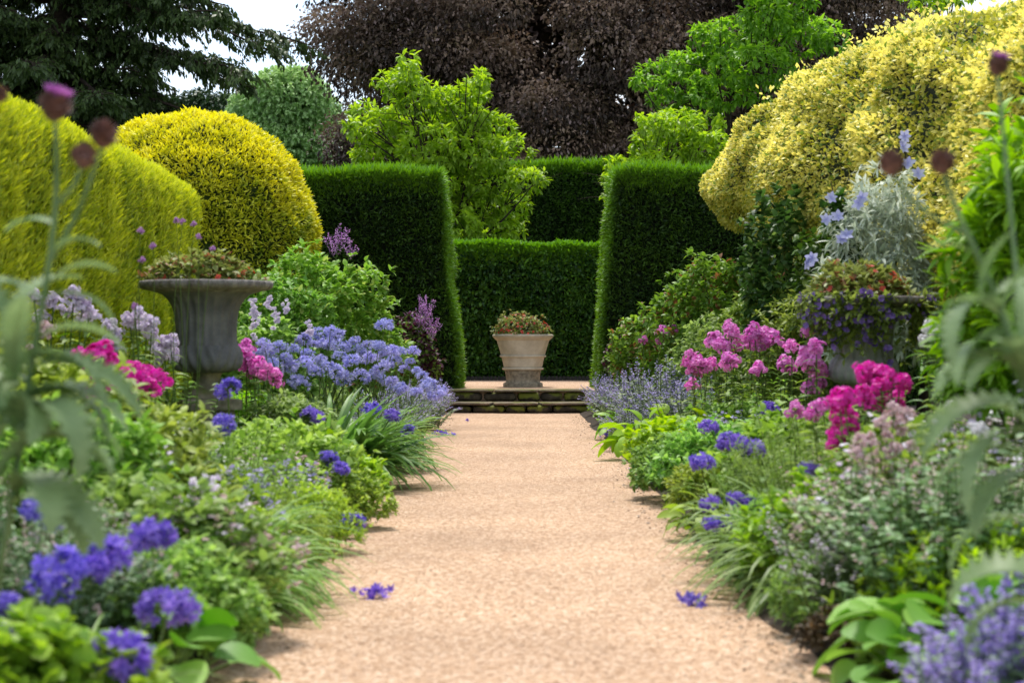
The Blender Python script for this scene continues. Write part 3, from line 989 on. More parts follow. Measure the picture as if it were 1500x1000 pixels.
    strips(mb, P, D, side_of(D, rng=rng, roll=1), .6, .4, (.3, 1, .3), .5, 0, 0, 0.0)
    part('crown', mb.mesh('beech_crown', [M['beech']]), t)
    mb = MB()
    tubes(mb, curve((0, 0, 0), (0, 0, 9), (.2, 0, 0), 8), .75, .45, 12)
    for i in range(26):
        c = subs[i * 7 % len(subs)][0] * .9
        tubes(mb, curve((0, 0, rng.uniform(2.5, 8)), c, (0, 0, .6), 8), .2, .03, 6)
    part('trunk', mb.mesh('beech_trunk', [M['bark']]), t)
    # cedar on the left
    t = thing('cedar_tree', 'dark conifer with layered drooping boughs at the upper left', 'tree', (X(70, 47), 47, 0))
    mb, wb = MB(), MB()
    tubes(wb, curve((0, 0, 0), (.3, 0, 19), (.2, 0, 0), 10), .55, .12, 12)
    bo = []
    for i in range(190):
        z = 2.0 + 15.5 * (i / 190) + rng.uniform(-.8, .8)
        a = i * 2.39996 + rng.uniform(-.3, .3)
        a = -np.pi + (a % np.pi) if i % 2 else a
        ln = rng.uniform(2.4, 6.2) * (1.15 - .35 * i / 190)
        bo.append((z, a, ln, rng.uniform(-.08, .36)))
    bo += [(9.8, .05, 6.5, .12), (8.6, -.5, 6.8, .10), (11.0, .2, 7.2, .22), (7.4, -.15, 5.8, .20), (6.2, .1, 5.0, .2), (9.2, -.25, 5.4, .15), (10.4, -.6, 6.4, .15), (6.8, -.8, 5.6, .2), (5.4, -.4, 5.2, .15)]
    PP, DD, LL = [], [], []
    for z, a, ln, dr in bo:
        dv = np.array([math.cos(a), math.sin(a), 0])
        p0 = np.array([.1, 0, z])
        p1 = p0 + dv * ln + np.array([0, 0, -dr * ln])
        bow_ = np.array([rng.normal(0, .05), rng.normal(0, .05), rng.uniform(-.05, .10)]) * ln
        path = curve(p0, p1, bow_, 9)
        path[1:] += rng.normal(0, .09, (8, 3))
        tubes(wb, path, .085, .015, 5)
        m = int(ln * 13)
        tpar = rng.uniform(.12, 1, m)
        q = p0 * (1 - tpar[:, None]) + p1 * tpar[:, None] + bow_ * (4 * tpar * (1 - tpar))[:, None] + rng.normal(0, .06, (m, 3))
        sidev = np.array([-dv[1], dv[0], 0])
        sg = rng.choice([-1, 1], m)
        tw = rng.uniform(.25, 1.1, m) * (1.15 - .6 * tpar)
        e = q + sidev * (sg * tw)[:, None] + dv * (tw * .55)[:, None] + np.stack([0 * tw, 0 * tw, -tw * rng.uniform(.1, 1.0, m)], -1)
        tubes(wb, np.stack([q, (q + e) / 2 + np.array([0, 0, .04]), e], 1), .014, .005, 3)
        for s in np.linspace(.15, 1, 8):
            pt = q * (1 - s) + e * s
            for rep in range(3):
                PP.append(pt + rng.normal(0, .04, pt.shape))
                DD.append(unit(unit(e - q) * .5 + rdirs(rng, m) * .55 + np.array([0, 0, -.45])))
                LL.append(rng.uniform(.08, .22, m))
    PP, DD, LL = np.concatenate(PP), np.concatenate(DD), np.concatenate(LL)
    strips(mb, PP, DD, side_of(DD, rng=rng, roll=.7), LL, LL * .42, (.3, 1, .1), .4, 0, 0, .45 + .1 * rng.normal(size=len(PP)))
    part('crown', mb.mesh('cedar_crown', [M['cedar']]), t)
    part('trunk', wb.mesh('cedar_trunk', [M['bark']]), t)
    # pale hazy trees farther off
    for (u, Y, blobs, lab, mat) in (
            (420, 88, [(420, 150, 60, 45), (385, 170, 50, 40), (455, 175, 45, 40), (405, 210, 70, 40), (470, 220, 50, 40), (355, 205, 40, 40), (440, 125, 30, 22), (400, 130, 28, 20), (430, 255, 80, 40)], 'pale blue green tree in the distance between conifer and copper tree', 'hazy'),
            (300, 96, [(300, 190, 70, 50), (240, 200, 70, 50), (340, 215, 50, 40), (180, 215, 70, 50), (270, 240, 90, 40), (120, 210, 70, 50), (60, 215, 70, 50), (0, 210, 60, 50)], 'dull green tree in the distance behind the conifer boughs', 'wood')):
        leafy_tree('distant_tree', lab, (X(u, Y), Y, 0), px_blobs(Y, blobs, 1.5), mat, 420, 5, .24, .14, .35, rng, 'distant trees')
    # far wood closing the view
    mb = MB()
    n = 42000
    x = rng.uniform(-75, 75, n)
    hgt = 10 + 2.5 * np.sin(x * .21) + 1.5 * np.sin(x * .63 + 2)
    z = hgt * rng.uniform(0, 1, n) ** .7
    y = 125 + 6 * np.sin(x * .4) + rng.uniform(-3, 6, n) - 2 * np.sqrt(np.clip(1 - (z / hgt), 0, 1))
    D = unit(rdirs(rng, n) + np.array([0, 0, -.3]))
    strips(mb, np.stack([x, y, z], -1), D, side_of(D, rng=rng, roll=.6), 1.1, .7, (.2, 1, .2), .5, 0, 0, .2 + .6 * z / 12)
    solo('distant_woodland', mb.mesh('distant_woodland', [M['wood']]), 'far belt of dull green woodland behind the garden trees', 'woodland', kind='stuff')


# ------------------------------------------------------------------ border plants
OVAL = (.08, .85, 1, .7, .05)
ROUND = (.25, .9, 1, .85, .3)
NARROW = (.15, 1, .8, .05)
STRAP = (.75, 1, .95, .8, .5, .06)


def dome_pts(rng, n, r, cz, shell=.6, low=-.25):
    d = rdirs(rng, int(n * 1.7))
    d = d[d[:, 2] > low][:n]
    rad = rng.uniform(shell, 1, (len(d), 1)) ** .5
    f = (1 + .24 * wob(d, 2.6, n * .01) + .16 * wob(d, 5.5, n * .02) + .07 * rng.normal(size=len(d)))[:, None]
    p = d * np.asarray(r) * rad * f + np.array([0, 0, cz])
    ok = p[:, 2] > .02
    return p[ok], unit(d[ok] / np.asarray(r))


def shrub_meshes(key, seed, r, cz, n, k, L, Wd, mat, prof=OVAL, spread=.85, lift=.1, bend=.6, stems=14, smat='stem', low=-.35, shell=.55):
    def make():
        rng = np.random.default_rng(seed)
        mb = MB()
        C, N = dome_pts(rng, n, r, cz, shell, low)
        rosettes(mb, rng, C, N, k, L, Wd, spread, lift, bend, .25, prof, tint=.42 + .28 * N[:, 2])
        wb = MB()
        idx = rng.choice(len(C), min(stems, len(C)), replace=False)
        for i in idx:
            tubes(wb, curve((rng.normal(0, .05), rng.normal(0, .05), 0), C[i] * .96, (0, 0, .12 * cz), 5), .008 + .006 * cz, .004, 5)
        return mb.mesh(key + '_foliage', [M[mat]]), wb.mesh(key + '_stems', [M[smat]])
    return cached(key, make)


def place_shrub(name, label, cat, meshes, x, Y, s=1.0, rz=0.0, group=None, z=0.0):
    t = thing(name, label, cat, (x, Y, z), rz, s, group)
    part('foliage', meshes[0], t)
    part('stems', meshes[1], t)
    return t


def strap_mesh(key, seed, n, L, Wd, mat, spread=.16, bend=(1.1, 2.2), up=(.35, 1.0)):
    def make():
        rng = np.random.default_rng(seed)
        mb = MB()
        a = rng.uniform(0, 2 * np.pi, n)
        rr = spread * np.sqrt(rng.uniform(0, 1, n))
        P = np.stack([rr * np.cos(a), rr * np.sin(a), np.full(n, .02)], -1)
        a2 = a + rng.normal(0, .5, n)
        tilt = rng.uniform(*up, n)
        D = unit(np.stack([np.cos(a2) * np.cos(tilt * 1.45), np.sin(a2) * np.cos(tilt * 1.45), np.sin(tilt * 1.45)], -1))
        S = side_of(D, rng=rng, roll=.15)
        LL = L * rng.uniform(.65, 1.25, n)
        prof = (.8, 1, 1, .97, .9, .78, .55, .06)
        strips(mb, P, D, S, LL, Wd * rng.uniform(.7, 1.2, n), prof, rng.uniform(*bend, n), .28, 0, rng.uniform(.3, .7, n), .25)
        return mb.mesh(key, [M[mat]])
    return cached(key, make)


def floret_petals(mb, rng, C, N, size, petals, flare=.9, mat=0, prof=(.35, 1, .12), bend=.4, wid=.45, tint=.5):
    n = len(C)
    ref = np.where(np.abs(N[:, 2:3]) > .9, np.array([[1., 0, 0]]), np.array([[0, 0, 1.]]))
    A = unit(np.cross(N, ref))
    B = np.cross(N, A)
    ph0 = rng.uniform(0, 6.28, n)
    for k in range(petals):
        ph = (ph0 + k * 2 * np.pi / petals)[:, None]
        rad = A * np.cos(ph) + B * np.sin(ph)
        D = unit(N * math.cos(flare) + rad * math.sin(flare))
        S = unit(np.cross(D, N))
        sz = size * rng.uniform(.8, 1.2, n)
        strips(mb, C, D, S, sz, sz * wid, prof, bend, 0, mat, tint + .15 * rng.uniform(-1, 1, n), .3)


def umbel_mesh(mat, v):
    def make():
        rng = np.random.default_rng(100 + v)
        mb = MB()
        n = 66 if mat == 'aga_deep' else 50
        d = rdirs(rng, 120)
        d = d[d[:, 2] > -.45][:n]
        L = .062 * rng.uniform(.6, 1.25, (len(d), 1))
        C = d * L * np.array([1, 1, .9])
        tubes(mb, np.stack([0 * C, C * .5 + np.array([0, 0, .004]), C], 1), .0012, .0012, 3, 1)
        floret_petals(mb, rng, C, unit(d + np.array([0, 0, -.15])), .032, 6, .6, 0, (.3, 1, .9, .12), .7, .36 if mat == 'aga_deep' else .28, .35 + .35 * rng.uniform(0, 1, len(d)))
        return mb.mesh('umbel', [M[mat], M['stem']])
    return cached(('umbel', mat, v), make)


def agapanthus(label, base, heads, mat, leaf_key=None, leaf_s=1.0, head_s=1.0, group=None, seed=0, leafmat_='strap'):
    """base (x, y); heads: world points of the flower globes"""
    rng = np.random.default_rng(500 + seed)
    b = np.array([base[0], base[1], .03])
    t = thing('agapanthus', label, 'agapanthus', b, 0, 1.0, group)
    lm = leaf_key or strap_mesh('aga_leaf_%d_%s' % (seed % 3, leafmat_), 40 + seed % 3, 95, .60, .040, leafmat_)
    part('foliage', lm, t, rot=(0, 0, rng.uniform(0, 6)), s=leaf_s)
    for i, h in enumerate(heads):
        h = np.asarray(h) - b
        root = np.array([h[0] * .25 + rng.normal(0, .04), h[1] * .25 + rng.normal(0, .04), .02])
        mb = MB()
        tubes(mb, curve(root, h, (rng.normal(0, .03), rng.normal(0, .03), .03), 7), .0055, .004, 6)
        st = part('flower_stem', mb.mesh('aga_stem', [M['stem']]), t)
        part('flower_head', umbel_mesh(mat, i % 3), st, loc=h, rot=(rng.normal(0, .25), rng.normal(0, .25), rng.uniform(0, 6)), s=np.array([1, 1, .82]) * head_s * rng.uniform(.68, 1.15))
    return t


def phlox_meshes(mat, v):
    def make():
        rng = np.random.default_rng(200 + v)
        sb = MB()
        tubes(sb, curve((0, 0, 0), (0, 0, 1), (.02, .015, 0), 7), .006, .004, 5, 1)
        zz = np.repeat(np.linspace(.12, .93, 15), 2)
        a = np.arange(30) * (np.pi) + np.repeat(np.arange(15) * 1.57, 2)
        D = unit(np.stack([np.cos(a), np.sin(a), np.full(30, .35)], -1))
        strips(sb, np.stack([0 * zz, 0 * zz, zz], -1), D, side_of(D, rng=rng, roll=.2), .10 * rng.uniform(.8, 1.3, 30), .026, OVAL, 1.0, .25, 0, rng.uniform(.3, .7, 30))
        hb = MB()
        d = rdirs(rng, 150)
        d = d[d[:, 2] > -.35]
        q = np.array([[0, 0, .035], [.035, .012, 0], [-.03, .025, -.012], [.0, -.036, .004], [.012, .03, -.03]]) * rng.uniform(.7, 1.3, (5, 1))
        C = d * np.array([.034, .034, .032]) * rng.uniform(.7, 1.1, (len(d), 1)) + q[np.arange(len(d)) % 5] + np.array([0, 0, .02])
        floret_petals(hb, rng, C, d, .0135, 5, 1.25, 0, (.35, 1, .8), .1, .95, .35 + .4 * rng.uniform(0, 1, len(d)))
        tubes(hb, np.stack([np.zeros((24, 3)), C[:24]], 1), .0015, .001, 3, 1)
        return sb.mesh('phlox_stem', [M['herb_b'], M['stem']]), hb.mesh('phlox_head', [M[mat], M['stem']])
    return cached(('phlox', mat, v), make)


def phlox(label, x, Y, heads, mat, group=None, seed=0, head_s=1.0):
    """heads: world points of the flower clusters"""
    rng = np.random.default_rng(700 + seed)
    t = thing('phlox', label, 'phlox', (x, Y, .03), 0, 1.0, group)
    for i, h in enumerate(heads):
        h = np.asarray(h) - np.array([x, Y, .03])
        root = np.array([h[0] * .6 + rng.normal(0, .03), h[1] * .6 + rng.normal(0, .03), 0])
        sm, hm = phlox_meshes(mat, i % 3)
        dv = h - root
        ln = float(np.linalg.norm(dv))
        q = Vector(dv / ln).to_track_quat('Z', 'Y')
        st = part('flower_stem', sm, t, loc=root, s=ln)
        st.rotation_euler = q.to_euler()
        part('flower_head', hm, st, loc=(0, 0, 1), rot=(rng.normal(0, .3), rng.normal(0, .3), rng.uniform(0, 6)), s=head_s * rng.uniform(.8, 1.25) / ln)
    # leafy side shoots without flowers
    mb = MB()
    for _ in range(9):
        p = np.array([rng.normal(0, .14), rng.normal(0, .14), 0])
        tip = p * 1.5 + np.array([0, 0, np.mean([q[2] for q in heads]) * rng.uniform(.5, .85)])
        tubes(mb, curve(p, tip, (0, 0, 0), 4), .004, .003, 4, 1)
        n = 26
        s = rng.uniform(.15, 1, (n, 1))
        P = p * (1 - s) + tip * s
        a = rng.uniform(0, 6.28, n)
        D = unit(np.stack([np.cos(a), np.sin(a), np.full(n, .5)], -1))
        strips(mb, P, D, side_of(D, rng=rng, roll=.3), .085, .024, OVAL, 1.0, .25, 0, rng.uniform(.3, .7, n))
    part('foliage', mb.mesh('phlox_foliage', [M['herb_b'], M['stem']]), t)
    return t


def spike_meshes(key, seed, n, h, spread, leafm, flowerm, lL=.028, fl=.011, flen=.35, dens=26, fdens=22, lean=.55):
    """clump of thin stems with small leaves and florets along their upper part (catmint, mint, lavender)"""
    def make():
        rng = np.random.default_rng(seed)
        mb, fb = MB(), MB()
        a = rng.uniform(0, 6.28, n)
        rr = spread * .35 * np.sqrt(rng.uniform(0, 1, n))
        p0 = np.stack([rr * np.cos(a), rr * np.sin(a), 0 * a], -1)
        ln = rng.uniform(.65, 1.1, n) * h
        out = spread * rng.uniform(.1, 1, n) ** .7
        zt = np.sqrt(np.clip(ln ** 2 - (lean * out) ** 2, (.45 * h) ** 2, None)) * (1 - .35 * (out / spread) ** 2)
        p1 = np.stack([out * np.cos(a), out * np.sin(a), zt], -1)
        bow = np.stack([0 * a, 0 * a, .10 * ln], -1)
        t = np.linspace(0, 1, 5)[None, :, None]
        path = p0[:, None] * (1 - t) + p1[:, None] * t + bow[:, None] * (4 * t * (1 - t))
        tubes(mb, path, .0028, .0016, 3, 1)
        def on(tp, i):
            tp = tp[:, None]
            return p0[i] * (1 - tp) + p1[i] * tp + bow[i] * (4 * tp * (1 - tp))
        i = np.repeat(np.arange(n), dens)
        P = on(rng.uniform(.08, 1 - flen * .5, len(i)), i)
        aa = rng.uniform(0, 6.28, len(i))
        D = unit(np.stack([np.cos(aa), np.sin(aa), rng.uniform(.1, .9, len(i))], -1))
        LL = lL * rng.uniform(.6, 1.4, len(i))
        strips(mb, P, D, side_of(D, rng=rng, roll=.4), LL, LL * .5, NARROW, .8, .2, 0, rng.uniform(.25, .75, len(i)))
        if fdens:
            i = np.repeat(np.arange(n), fdens)
            P = on(rng.uniform(1 - flen, 1.0, len(i)), i) + rng.normal(0, .004, (len(i), 3))
            aa = rng.uniform(0, 6.28, len(i))
            D = unit(np.stack([np.cos(aa), np.sin(aa), rng.uniform(0, .8, len(i))], -1))
            LL = fl * rng.uniform(.7, 1.5, len(i))
            strips(fb, P, D, side_of(D, rng=rng, roll=.6), LL, LL * .8, (.3, 1, .5), .5, 0, 0, rng.uniform(.2, .8, len(i)))
            return mb.mesh(key + '_foliage', [M[leafm], M['stem']]), fb.mesh(key + '_flowers', [M[flowerm]])
        return mb.mesh(key + '_foliage', [M[leafm], M['stem']]), None
    return cached(key, make)


def place_spikes(name, label, cat, meshes, x, Y, s=1.0, rz=0.0, group=None):
    t = thing(name, label, cat, (x, Y, .02), rz, s, group)
    part('foliage', meshes[0], t)
    if meshes[1]:
        part('flower_spikes', meshes[1], t, stuff=True)
    return t


def feather_mesh(key, seed, n, h, r, mat):
    def make():
        rng = np.random.default_rng(seed)
        mb = MB()
        a = rng.uniform(0, 6.28, n)
        out = r * np.sqrt(rng.uniform(0, 1, n))
        p0 = np.stack([out * .2 * np.cos(a), out * .2 * np.sin(a), 0 * a], -1)
        p1 = np.stack([out * np.cos(a), out * np.sin(a), h * rng.uniform(.6, 1.05, n) * (1 - .3 * (out / r) ** 2)], -1)
        t = np.linspace(0, 1, 4)[None, :, None]
        tubes(mb, p0[:, None] * (1 - t) + p1[:, None] * t, .003, .0012, 3, 1)
        i = np.repeat(np.arange(n), 60)
        s = rng.uniform(.25, 1, (len(i), 1))
        P = p0[i] * (1 - s) + p1[i] * s
        D = unit(rdirs(rng, len(i)) + np.array([0, 0, .55]))
        LL = rng.uniform(.03, .085, len(i))
        strips(mb, P, D, side_of(D, rng=rng, roll=.6), LL, .0045, (1, .8, .2), .5, 0, 0, rng.uniform(.3, .8, len(i)))
        return mb.mesh(key, [M[mat], M['stem']])
    return cached(key, make)


def paddle_meshes(key, seed, n, L, Wd, mat, r=.22, h=.2, ragged=False):
    """big paddle leaves on short stalks"""
    def make():
        rng = np.random.default_rng(seed)
        mb, wb = MB(), MB()
        a = np.arange(n) * 2.4 + rng.normal(0, .3, n)
        out = r * np.sqrt((np.arange(n) + .5) / n)
        zt = h * (1.15 - .75 * (out / r) ** 1.5) * rng.uniform(.8, 1.15, n)
        P = np.stack([out * np.cos(a), out * np.sin(a), zt], -1)
        tubes(wb, np.stack([P * np.array([.15, .15, 0]), P * np.array([.7, .7, .7]), P], 1), .007, .005, 5)
        el = .9 - .9 * (out / r) + rng.normal(0, .25, n)
        D = unit(np.stack([np.cos(a) * np.cos(el), np.sin(a) * np.cos(el), np.sin(el)], -1))
        prof = (.25, .75, .97, 1, .92, .7, .2)
        strips(mb, P, D, side_of(D, rng=rng, roll=.35), L * rng.uniform(.7, 1.2, n), Wd * rng.uniform(.8, 1.15, n), prof, rng.uniform(.5, 1.5, n), .22, 0, rng.uniform(.3, .7, n), .15)
        return mb.mesh(key + '_leaves', [M[mat]]), wb.mesh(key + '_stalks', [M['stem']])
    return cached(key, make)


def flower_mesh(mat, size, petals, wid, flare, v):
    def make():
        rng = np.random.default_rng(400 + v)
        mb = MB()
        floret_petals(mb, rng, np.zeros((1, 3)), np.array([[0, 0, 1.]]), size, petals, flare, 0, (.35, 1, .7), .2, wid)
        return mb.mesh('flower', [M[mat]])
    return cached(('flower', mat, size, petals, v), make)


def add_flowers(t, rng, pts, nrm, mat, size, petals=5, wid=.9, flare=1.15):
    for i, (p, n) in enumerate(zip(np.asarray(pts), np.asarray(nrm))):
        o = part('flower', flower_mesh(mat, size, petals, wid, flare, i % 3), t, loc=p, s=rng.uniform(.8, 1.25))
        o.rotation_euler = Vector(n).to_track_quat('Z', 'Y').to_euler()


def plume(t, rng, top, base, mat, n=420, wide=.10):
    """loose feathery flower plume of several thin spikes, a part of t, points relative to t"""
    top, base = np.asarray(top, float), np.asarray(base, float)
    mb = MB()
    tubes(mb, curve(base * .3, base * .3 + top * .7, (0, 0, 0), 6), .006, .003, 5, 1)
    ln = np.linalg.norm(top - base)
    for k in range(9):
        s0 = rng.uniform(0, .55)
        a = k * 2.4
        p0 = base + (top - base) * s0
        p1 = p0 + np.array([math.cos(a) * wide * 1.5, math.sin(a) * wide * 1.5, ln * (.45 + .3 * rng.uniform())]) * (1 - .45 * s0) if k else top
        m = n // 9
        tubes(mb, curve(p0, p1, (0, 0, -.01), 4), .0025, .001, 3, 1)
        s = rng.uniform(.1, 1, (m, 1))
        P = p0 * (1 - s) + p1 * s + rng.normal(0, .010, (m, 3))
        D = unit(rdirs(rng, m) + np.array([0, 0, .5]))
        strips(mb, P, D, side_of(D, rng=rng, roll=.6), rng.uniform(.012, .034, m), .010, (.4, 1, .3), .3, 0, 0, rng.uniform(.2, .8, m))
    part('flower_plume', mb.mesh('flower_plume', [M[mat], M['stem']]), t)


def build_left_border():
    def X(u, Y):
        x = (u - 750) / FPX * Y
        return x + (-.10 if abs(x) < 1.35 else 0)

    rng = np.random.default_rng(77)
    # --- rear shrubs
    x, Y = X(470, 20), 20.0
    t = place_shrub('leafy_shrub', 'tall light green bush with a lilac plume in front of the left yew block', 'shrub',
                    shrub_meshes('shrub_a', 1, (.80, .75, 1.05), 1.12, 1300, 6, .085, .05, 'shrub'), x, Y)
    plume(t, rng, (X(497, 20) - x, 0, 2.47), (X(492, 20) - x, 0, 2.05), 'plume', 420, .11)
    plume(t, rng, (X(512, 20) - x, .1, 2.3), (X(512, 20) - x, .1, 2.05), 'plume', 200, .06)
    place_shrub('leafy_shrub', 'rounded mid green bush just right of the grey urn planting', 'shrub',
                shrub_meshes('shrub_a2', 2, (.62, .6, .85), .95, 950, 6, .075, .045, 'shrub'), X(415, 18.6), 18.6)
    x, Y = X(598, 23.6), 23.6
    t = place_shrub('flowering_shrub', 'maroon and green bush with a lilac plume at the foot of the left yew block', 'shrub',
                    shrub_meshes('shrub_p', 3, (.42, .4, .62), .80, 420, 6, .08, .055, 'purple_leaf'), x, Y)
    for du, dv in ((624, 445), (616, 460), (632, 470)):
        h = W(du, dv, 23.4)
        plume(t, rng, (h[0] - x, -.25, h[2] + .12), (h[0] - x, -.25, h[2] - .32), 'plume', 380, .10)
    x, Y = X(560, 22), 22.0
    place_shrub('leafy_shrub', 'lower yellowish green bush between the tall bush and the maroon one', 'shrub',
                shrub_meshes('shrub_l', 4, (.45, .42, .62), .72, 560, 6, .07, .045, 'shrub_red'), x, Y)
    x, Y = X(385, 15.5), 15.5
    t = place_shrub('flowering_shrub', 'green bush with small pale lilac flower spikes close behind the grey urn', 'shrub',
                    shrub_meshes('shrub_u', 5, (.45, .4, .58), .72, 420, 6, .075, .045, 'herb_b'), x, Y)
    pts = np.array([W(u + rng.normal(0, 3), v + rng.uniform(-12, 12), 15.1) - np.array([x, Y, 0]) for u, v in ((372, 450), (374, 465), (395, 445), (420, 448), (372, 485), (452, 480), (405, 470)) for _ in range(13)])
    add_flowers(t, rng, pts, rdirs(rng, len(pts)) * .5 + np.array([0, -1, .2]), 'lilac', .02)
    # --- tall pale phlox by the conifer hedge
    P = lambda lst, Y: [W(u, v, Y + rng.uniform(-.25, .25)) for u, v in lst]
    g = 'pale lilac phlox by the conifer hedge'
    phlox('pale lilac phlox at the far left, partly behind the silvery thistle leaves', X(80, 10), 10, P([(50, 440), (78, 447), (108, 438), (98, 458), (120, 452), (60, 470), (130, 468)], 10), 'lilac', g, 1)
    phlox('pale lilac phlox midway between the thistle leaves and the grey urn', X(195, 10.6), 10.6, P([(158, 480), (190, 475), (205, 482), (215, 490), (172, 495), (162, 512), (198, 468), (222, 480)], 10.6), 'lilac', g, 2)
    phlox('pale lilac phlox touching the left side of the grey urn', X(245, 11.3), 11.3, P([(240, 515), (250, 505), (238, 528), (247, 522), (228, 505)], 11.3), 'lilac', g, 3)
    phlox('magenta phlox with crimson cast at the lower left of the grey urn', X(205, 8.8), 8.8, P([(190, 560), (208, 565), (220, 572), (200, 578), (215, 558), (182, 572), (226, 568), (195, 548)], 8.8), 'magenta', 'magenta phlox', 4)
    phlox('magenta phlox half hidden by the silvery thistle leaves', X(140, 8.4), 8.4, P([(115, 540), (148, 528), (130, 545), (155, 540), (175, 556), (128, 562), (150, 565), (122, 592)], 8.4), 'magenta', 'magenta phlox', 5)
    phlox('bright pink phlox at the right foot of the grey urn', X(378, 12.8), 12.8, P([(361, 515), (361, 528), (378, 540), (392, 548), (384, 553), (400, 556), (372, 550), (362, 540)], 12.8), 'pink', None, 6)
    phlox('faded rose phlox at the left edge under the pale lilac one', X(35, 8.2), 8.2, P([(20, 505), (70, 490), (45, 520), (30, 545), (62, 555)], 8.2), 'dusty', None, 7, .7)
    # --- small mauve buttons on wiry stems against the golden hedge
    for k, (u, Y, lst, lab) in enumerate(((205, 9.4, [(205, 340), (208, 383), (198, 450), (225, 362)], 'wiry stems with mauve button flowers in front of the golden hedge'), (275, 10.6, [(258, 324), (284, 330), (268, 326), (312, 366), (290, 348)], 'wiry stems with mauve button flowers just above the grey urn'))):
        b = np.array([X(u, Y), Y, .02])
        t = thing('button_flower', lab, 'wildflower', b, group='mauve button flowers')
        for i, (a, v) in enumerate(lst):
            h = W(a, v, Y + rng.uniform(-.2, .2)) - b
            mb = MB()
            tubes(mb, curve((h[0] * .2, h[1] * .2, 0), h, (rng.normal(0, .05), 0, .05), 8), .003, .0018, 5)
            st = part('flower_stem', mb.mesh('button_stem', [M['stem']]), t)
            part('flower_head', cached('button', lambda: phlox_meshes('plume', 5)[1]), st, loc=h, rot=(rng.normal(0, .3), rng.normal(0, .3), i), s=.30)
    # --- pale blue agapanthus drift
    g = 'pale blue agapanthus drift'
    drift = [
        (418, 13.6, 'pale blue agapanthus at the left end of the drift, nearest the pink phlox', [(382, 522), (410, 508), (417, 524), (395, 515), (430, 512), (400, 532), (438, 561), (425, 538), (388, 505)]),
        (465, 15.2, 'pale blue agapanthus holding the tallest heads of the drift', [(484, 484), (445, 498), (470, 490), (460, 505), (495, 492), (480, 505), (449, 520), (437, 503), (500, 508)]),
        (495, 13.9, 'pale blue agapanthus in the middle of the drift above the dark strap leaves', [(449, 531), (470, 528), (498, 522), (480, 536), (503, 554), (515, 530), (462, 545), (490, 545)]),
        (555, 15.6, 'pale blue agapanthus with one large pale globe standing above the rest', [(564, 477), (526, 512), (540, 505), (554, 508), (543, 526), (535, 520), (562, 520), (575, 515), (520, 500)]),
        (585, 17.4, 'pale blue agapanthus at the right end of the drift by the maroon bush', [(585, 517), (606, 515), (568, 536), (592, 540), (610, 543), (600, 530), (578, 528), (618, 552)]),
        (560, 15.0, 'pale blue agapanthus leaning out low over the catmint', [(582, 568), (556, 555), (572, 560), (589, 572), (545, 548), (530, 552), (560, 540)]),
    ]
    for i, (u, Y, lab, hs) in enumerate(drift):
        agapanthus(lab, (X(u, Y), Y), [W(a, b, Y + rng.uniform(-.35, .35)) for a, b in hs], 'aga', leaf_s=.95, head_s=.98, group=g, seed=i, leafmat_='strap')
    # --- deep violet agapanthus
    agapanthus('agapanthus with a thick fountain of dark strap leaves spilling onto the path', (X(478, 12.9), 12.9),
               [W(458, 610, 12.3), W(573, 610, 12.6), W(598, 631, 12.8), W(545, 600, 12.7)], 'aga_deep', strap_mesh('fountain', 60, 430, .74, .056, 'strap_dark', .30, (.9, 2.0), (.45, 1.05)), 1.0, .95, None, 11)
    agapanthus('second dark strap leaved agapanthus just behind the fountain of leaves', (X(535, 14.4), 14.4),
               [W(610, 575, 14.5), W(627, 566, 14.8), W(641, 577, 15)], 'aga', strap_mesh('fountain', 60, 430, .74, .056, 'strap_dark', .30, (.9, 2.0), (.45, 1.05)), .8, 1.1, None, 12)
    agapanthus('deep violet agapanthus among the lime green mounds left of the path', (X(462, 10.1), 10.1),
               [W(482, 672, 10), W(500, 688, 9.9), W(410, 710, 9.8), W(466, 716, 9.7), W(444, 736, 9.6), W(515, 770, 9.5)], 'aga_deep', None, .6, .92, None, 13, 'strap')
    agapanthus('deep blue agapanthus right below the grey urn foot', (X(335, 9.8), 9.8),
               [W(334, 570, 9.6), W(328, 622, 9.3)], 'aga_deep', None, .8, .95, None, 14, 'strap')
    agapanthus('blurred deep violet agapanthus nearest the camera at lower left', (X(150, 4.9), 4.9),
               [W(88, 841, 4.8), W(150, 820, 4.9), W(220, 790, 5.3)], 'aga_deep', None, .55, 1.0, None, 15, 'strap')
    agapanthus('blurred deep violet agapanthus beside the large round leaves at lower left', (X(215, 4.75), 4.75),
               [W(246, 893, 4.9), W(182, 966, 4.3)], 'aga_deep', None, .45, .95, None, 16, 'strap')
    agapanthus('blurred violet agapanthus cut by the left edge near the bottom', (X(-20, 4.4), 4.4),
               [W(0, 895, 4.4), W(2, 945, 4.2), W(60, 755, 5.2)], 'aga_deep', None, .5, .9, None, 17, 'strap')
    # --- catmint by the path
    cm = [spike_meshes('catmint%d' % k, 80 + k, 120, .55, .42, 'grey', 'nepeta') for k in range(2)]
    g = 'catmint along the path'
    for k, (u, Y, s, lab) in enumerate(((575, 16.4, 1.1, 'grey catmint with violet haze in front of the agapanthus drift'), (612, 18.6, 1.15, 'grey catmint spilling to the path edge on the left'),
                                        (636, 21.2, 1.1, 'grey catmint beyond the drift, near the steps on the left'), (640, 24.6, 1.0, 'farthest grey catmint against the left end of the steps'))):
        place_spikes('catmint', lab, 'catmint', cm[k % 2], X(u, Y), Y, s, k * 1.3, g)
    # --- mounds and leafy plants toward the path
    md = shrub_meshes('mound', 91, (.36, .36, .30), .12, 620, 4, .042, .046, 'lime', ROUND, .9, .25, .4, 20, low=-.1)
    mg = shrub_meshes('mound_g', 92, (.36, .36, .32), .13, 780, 5, .044, .024, 'herb', OVAL, .9, .2, .6, 20, low=-.1)
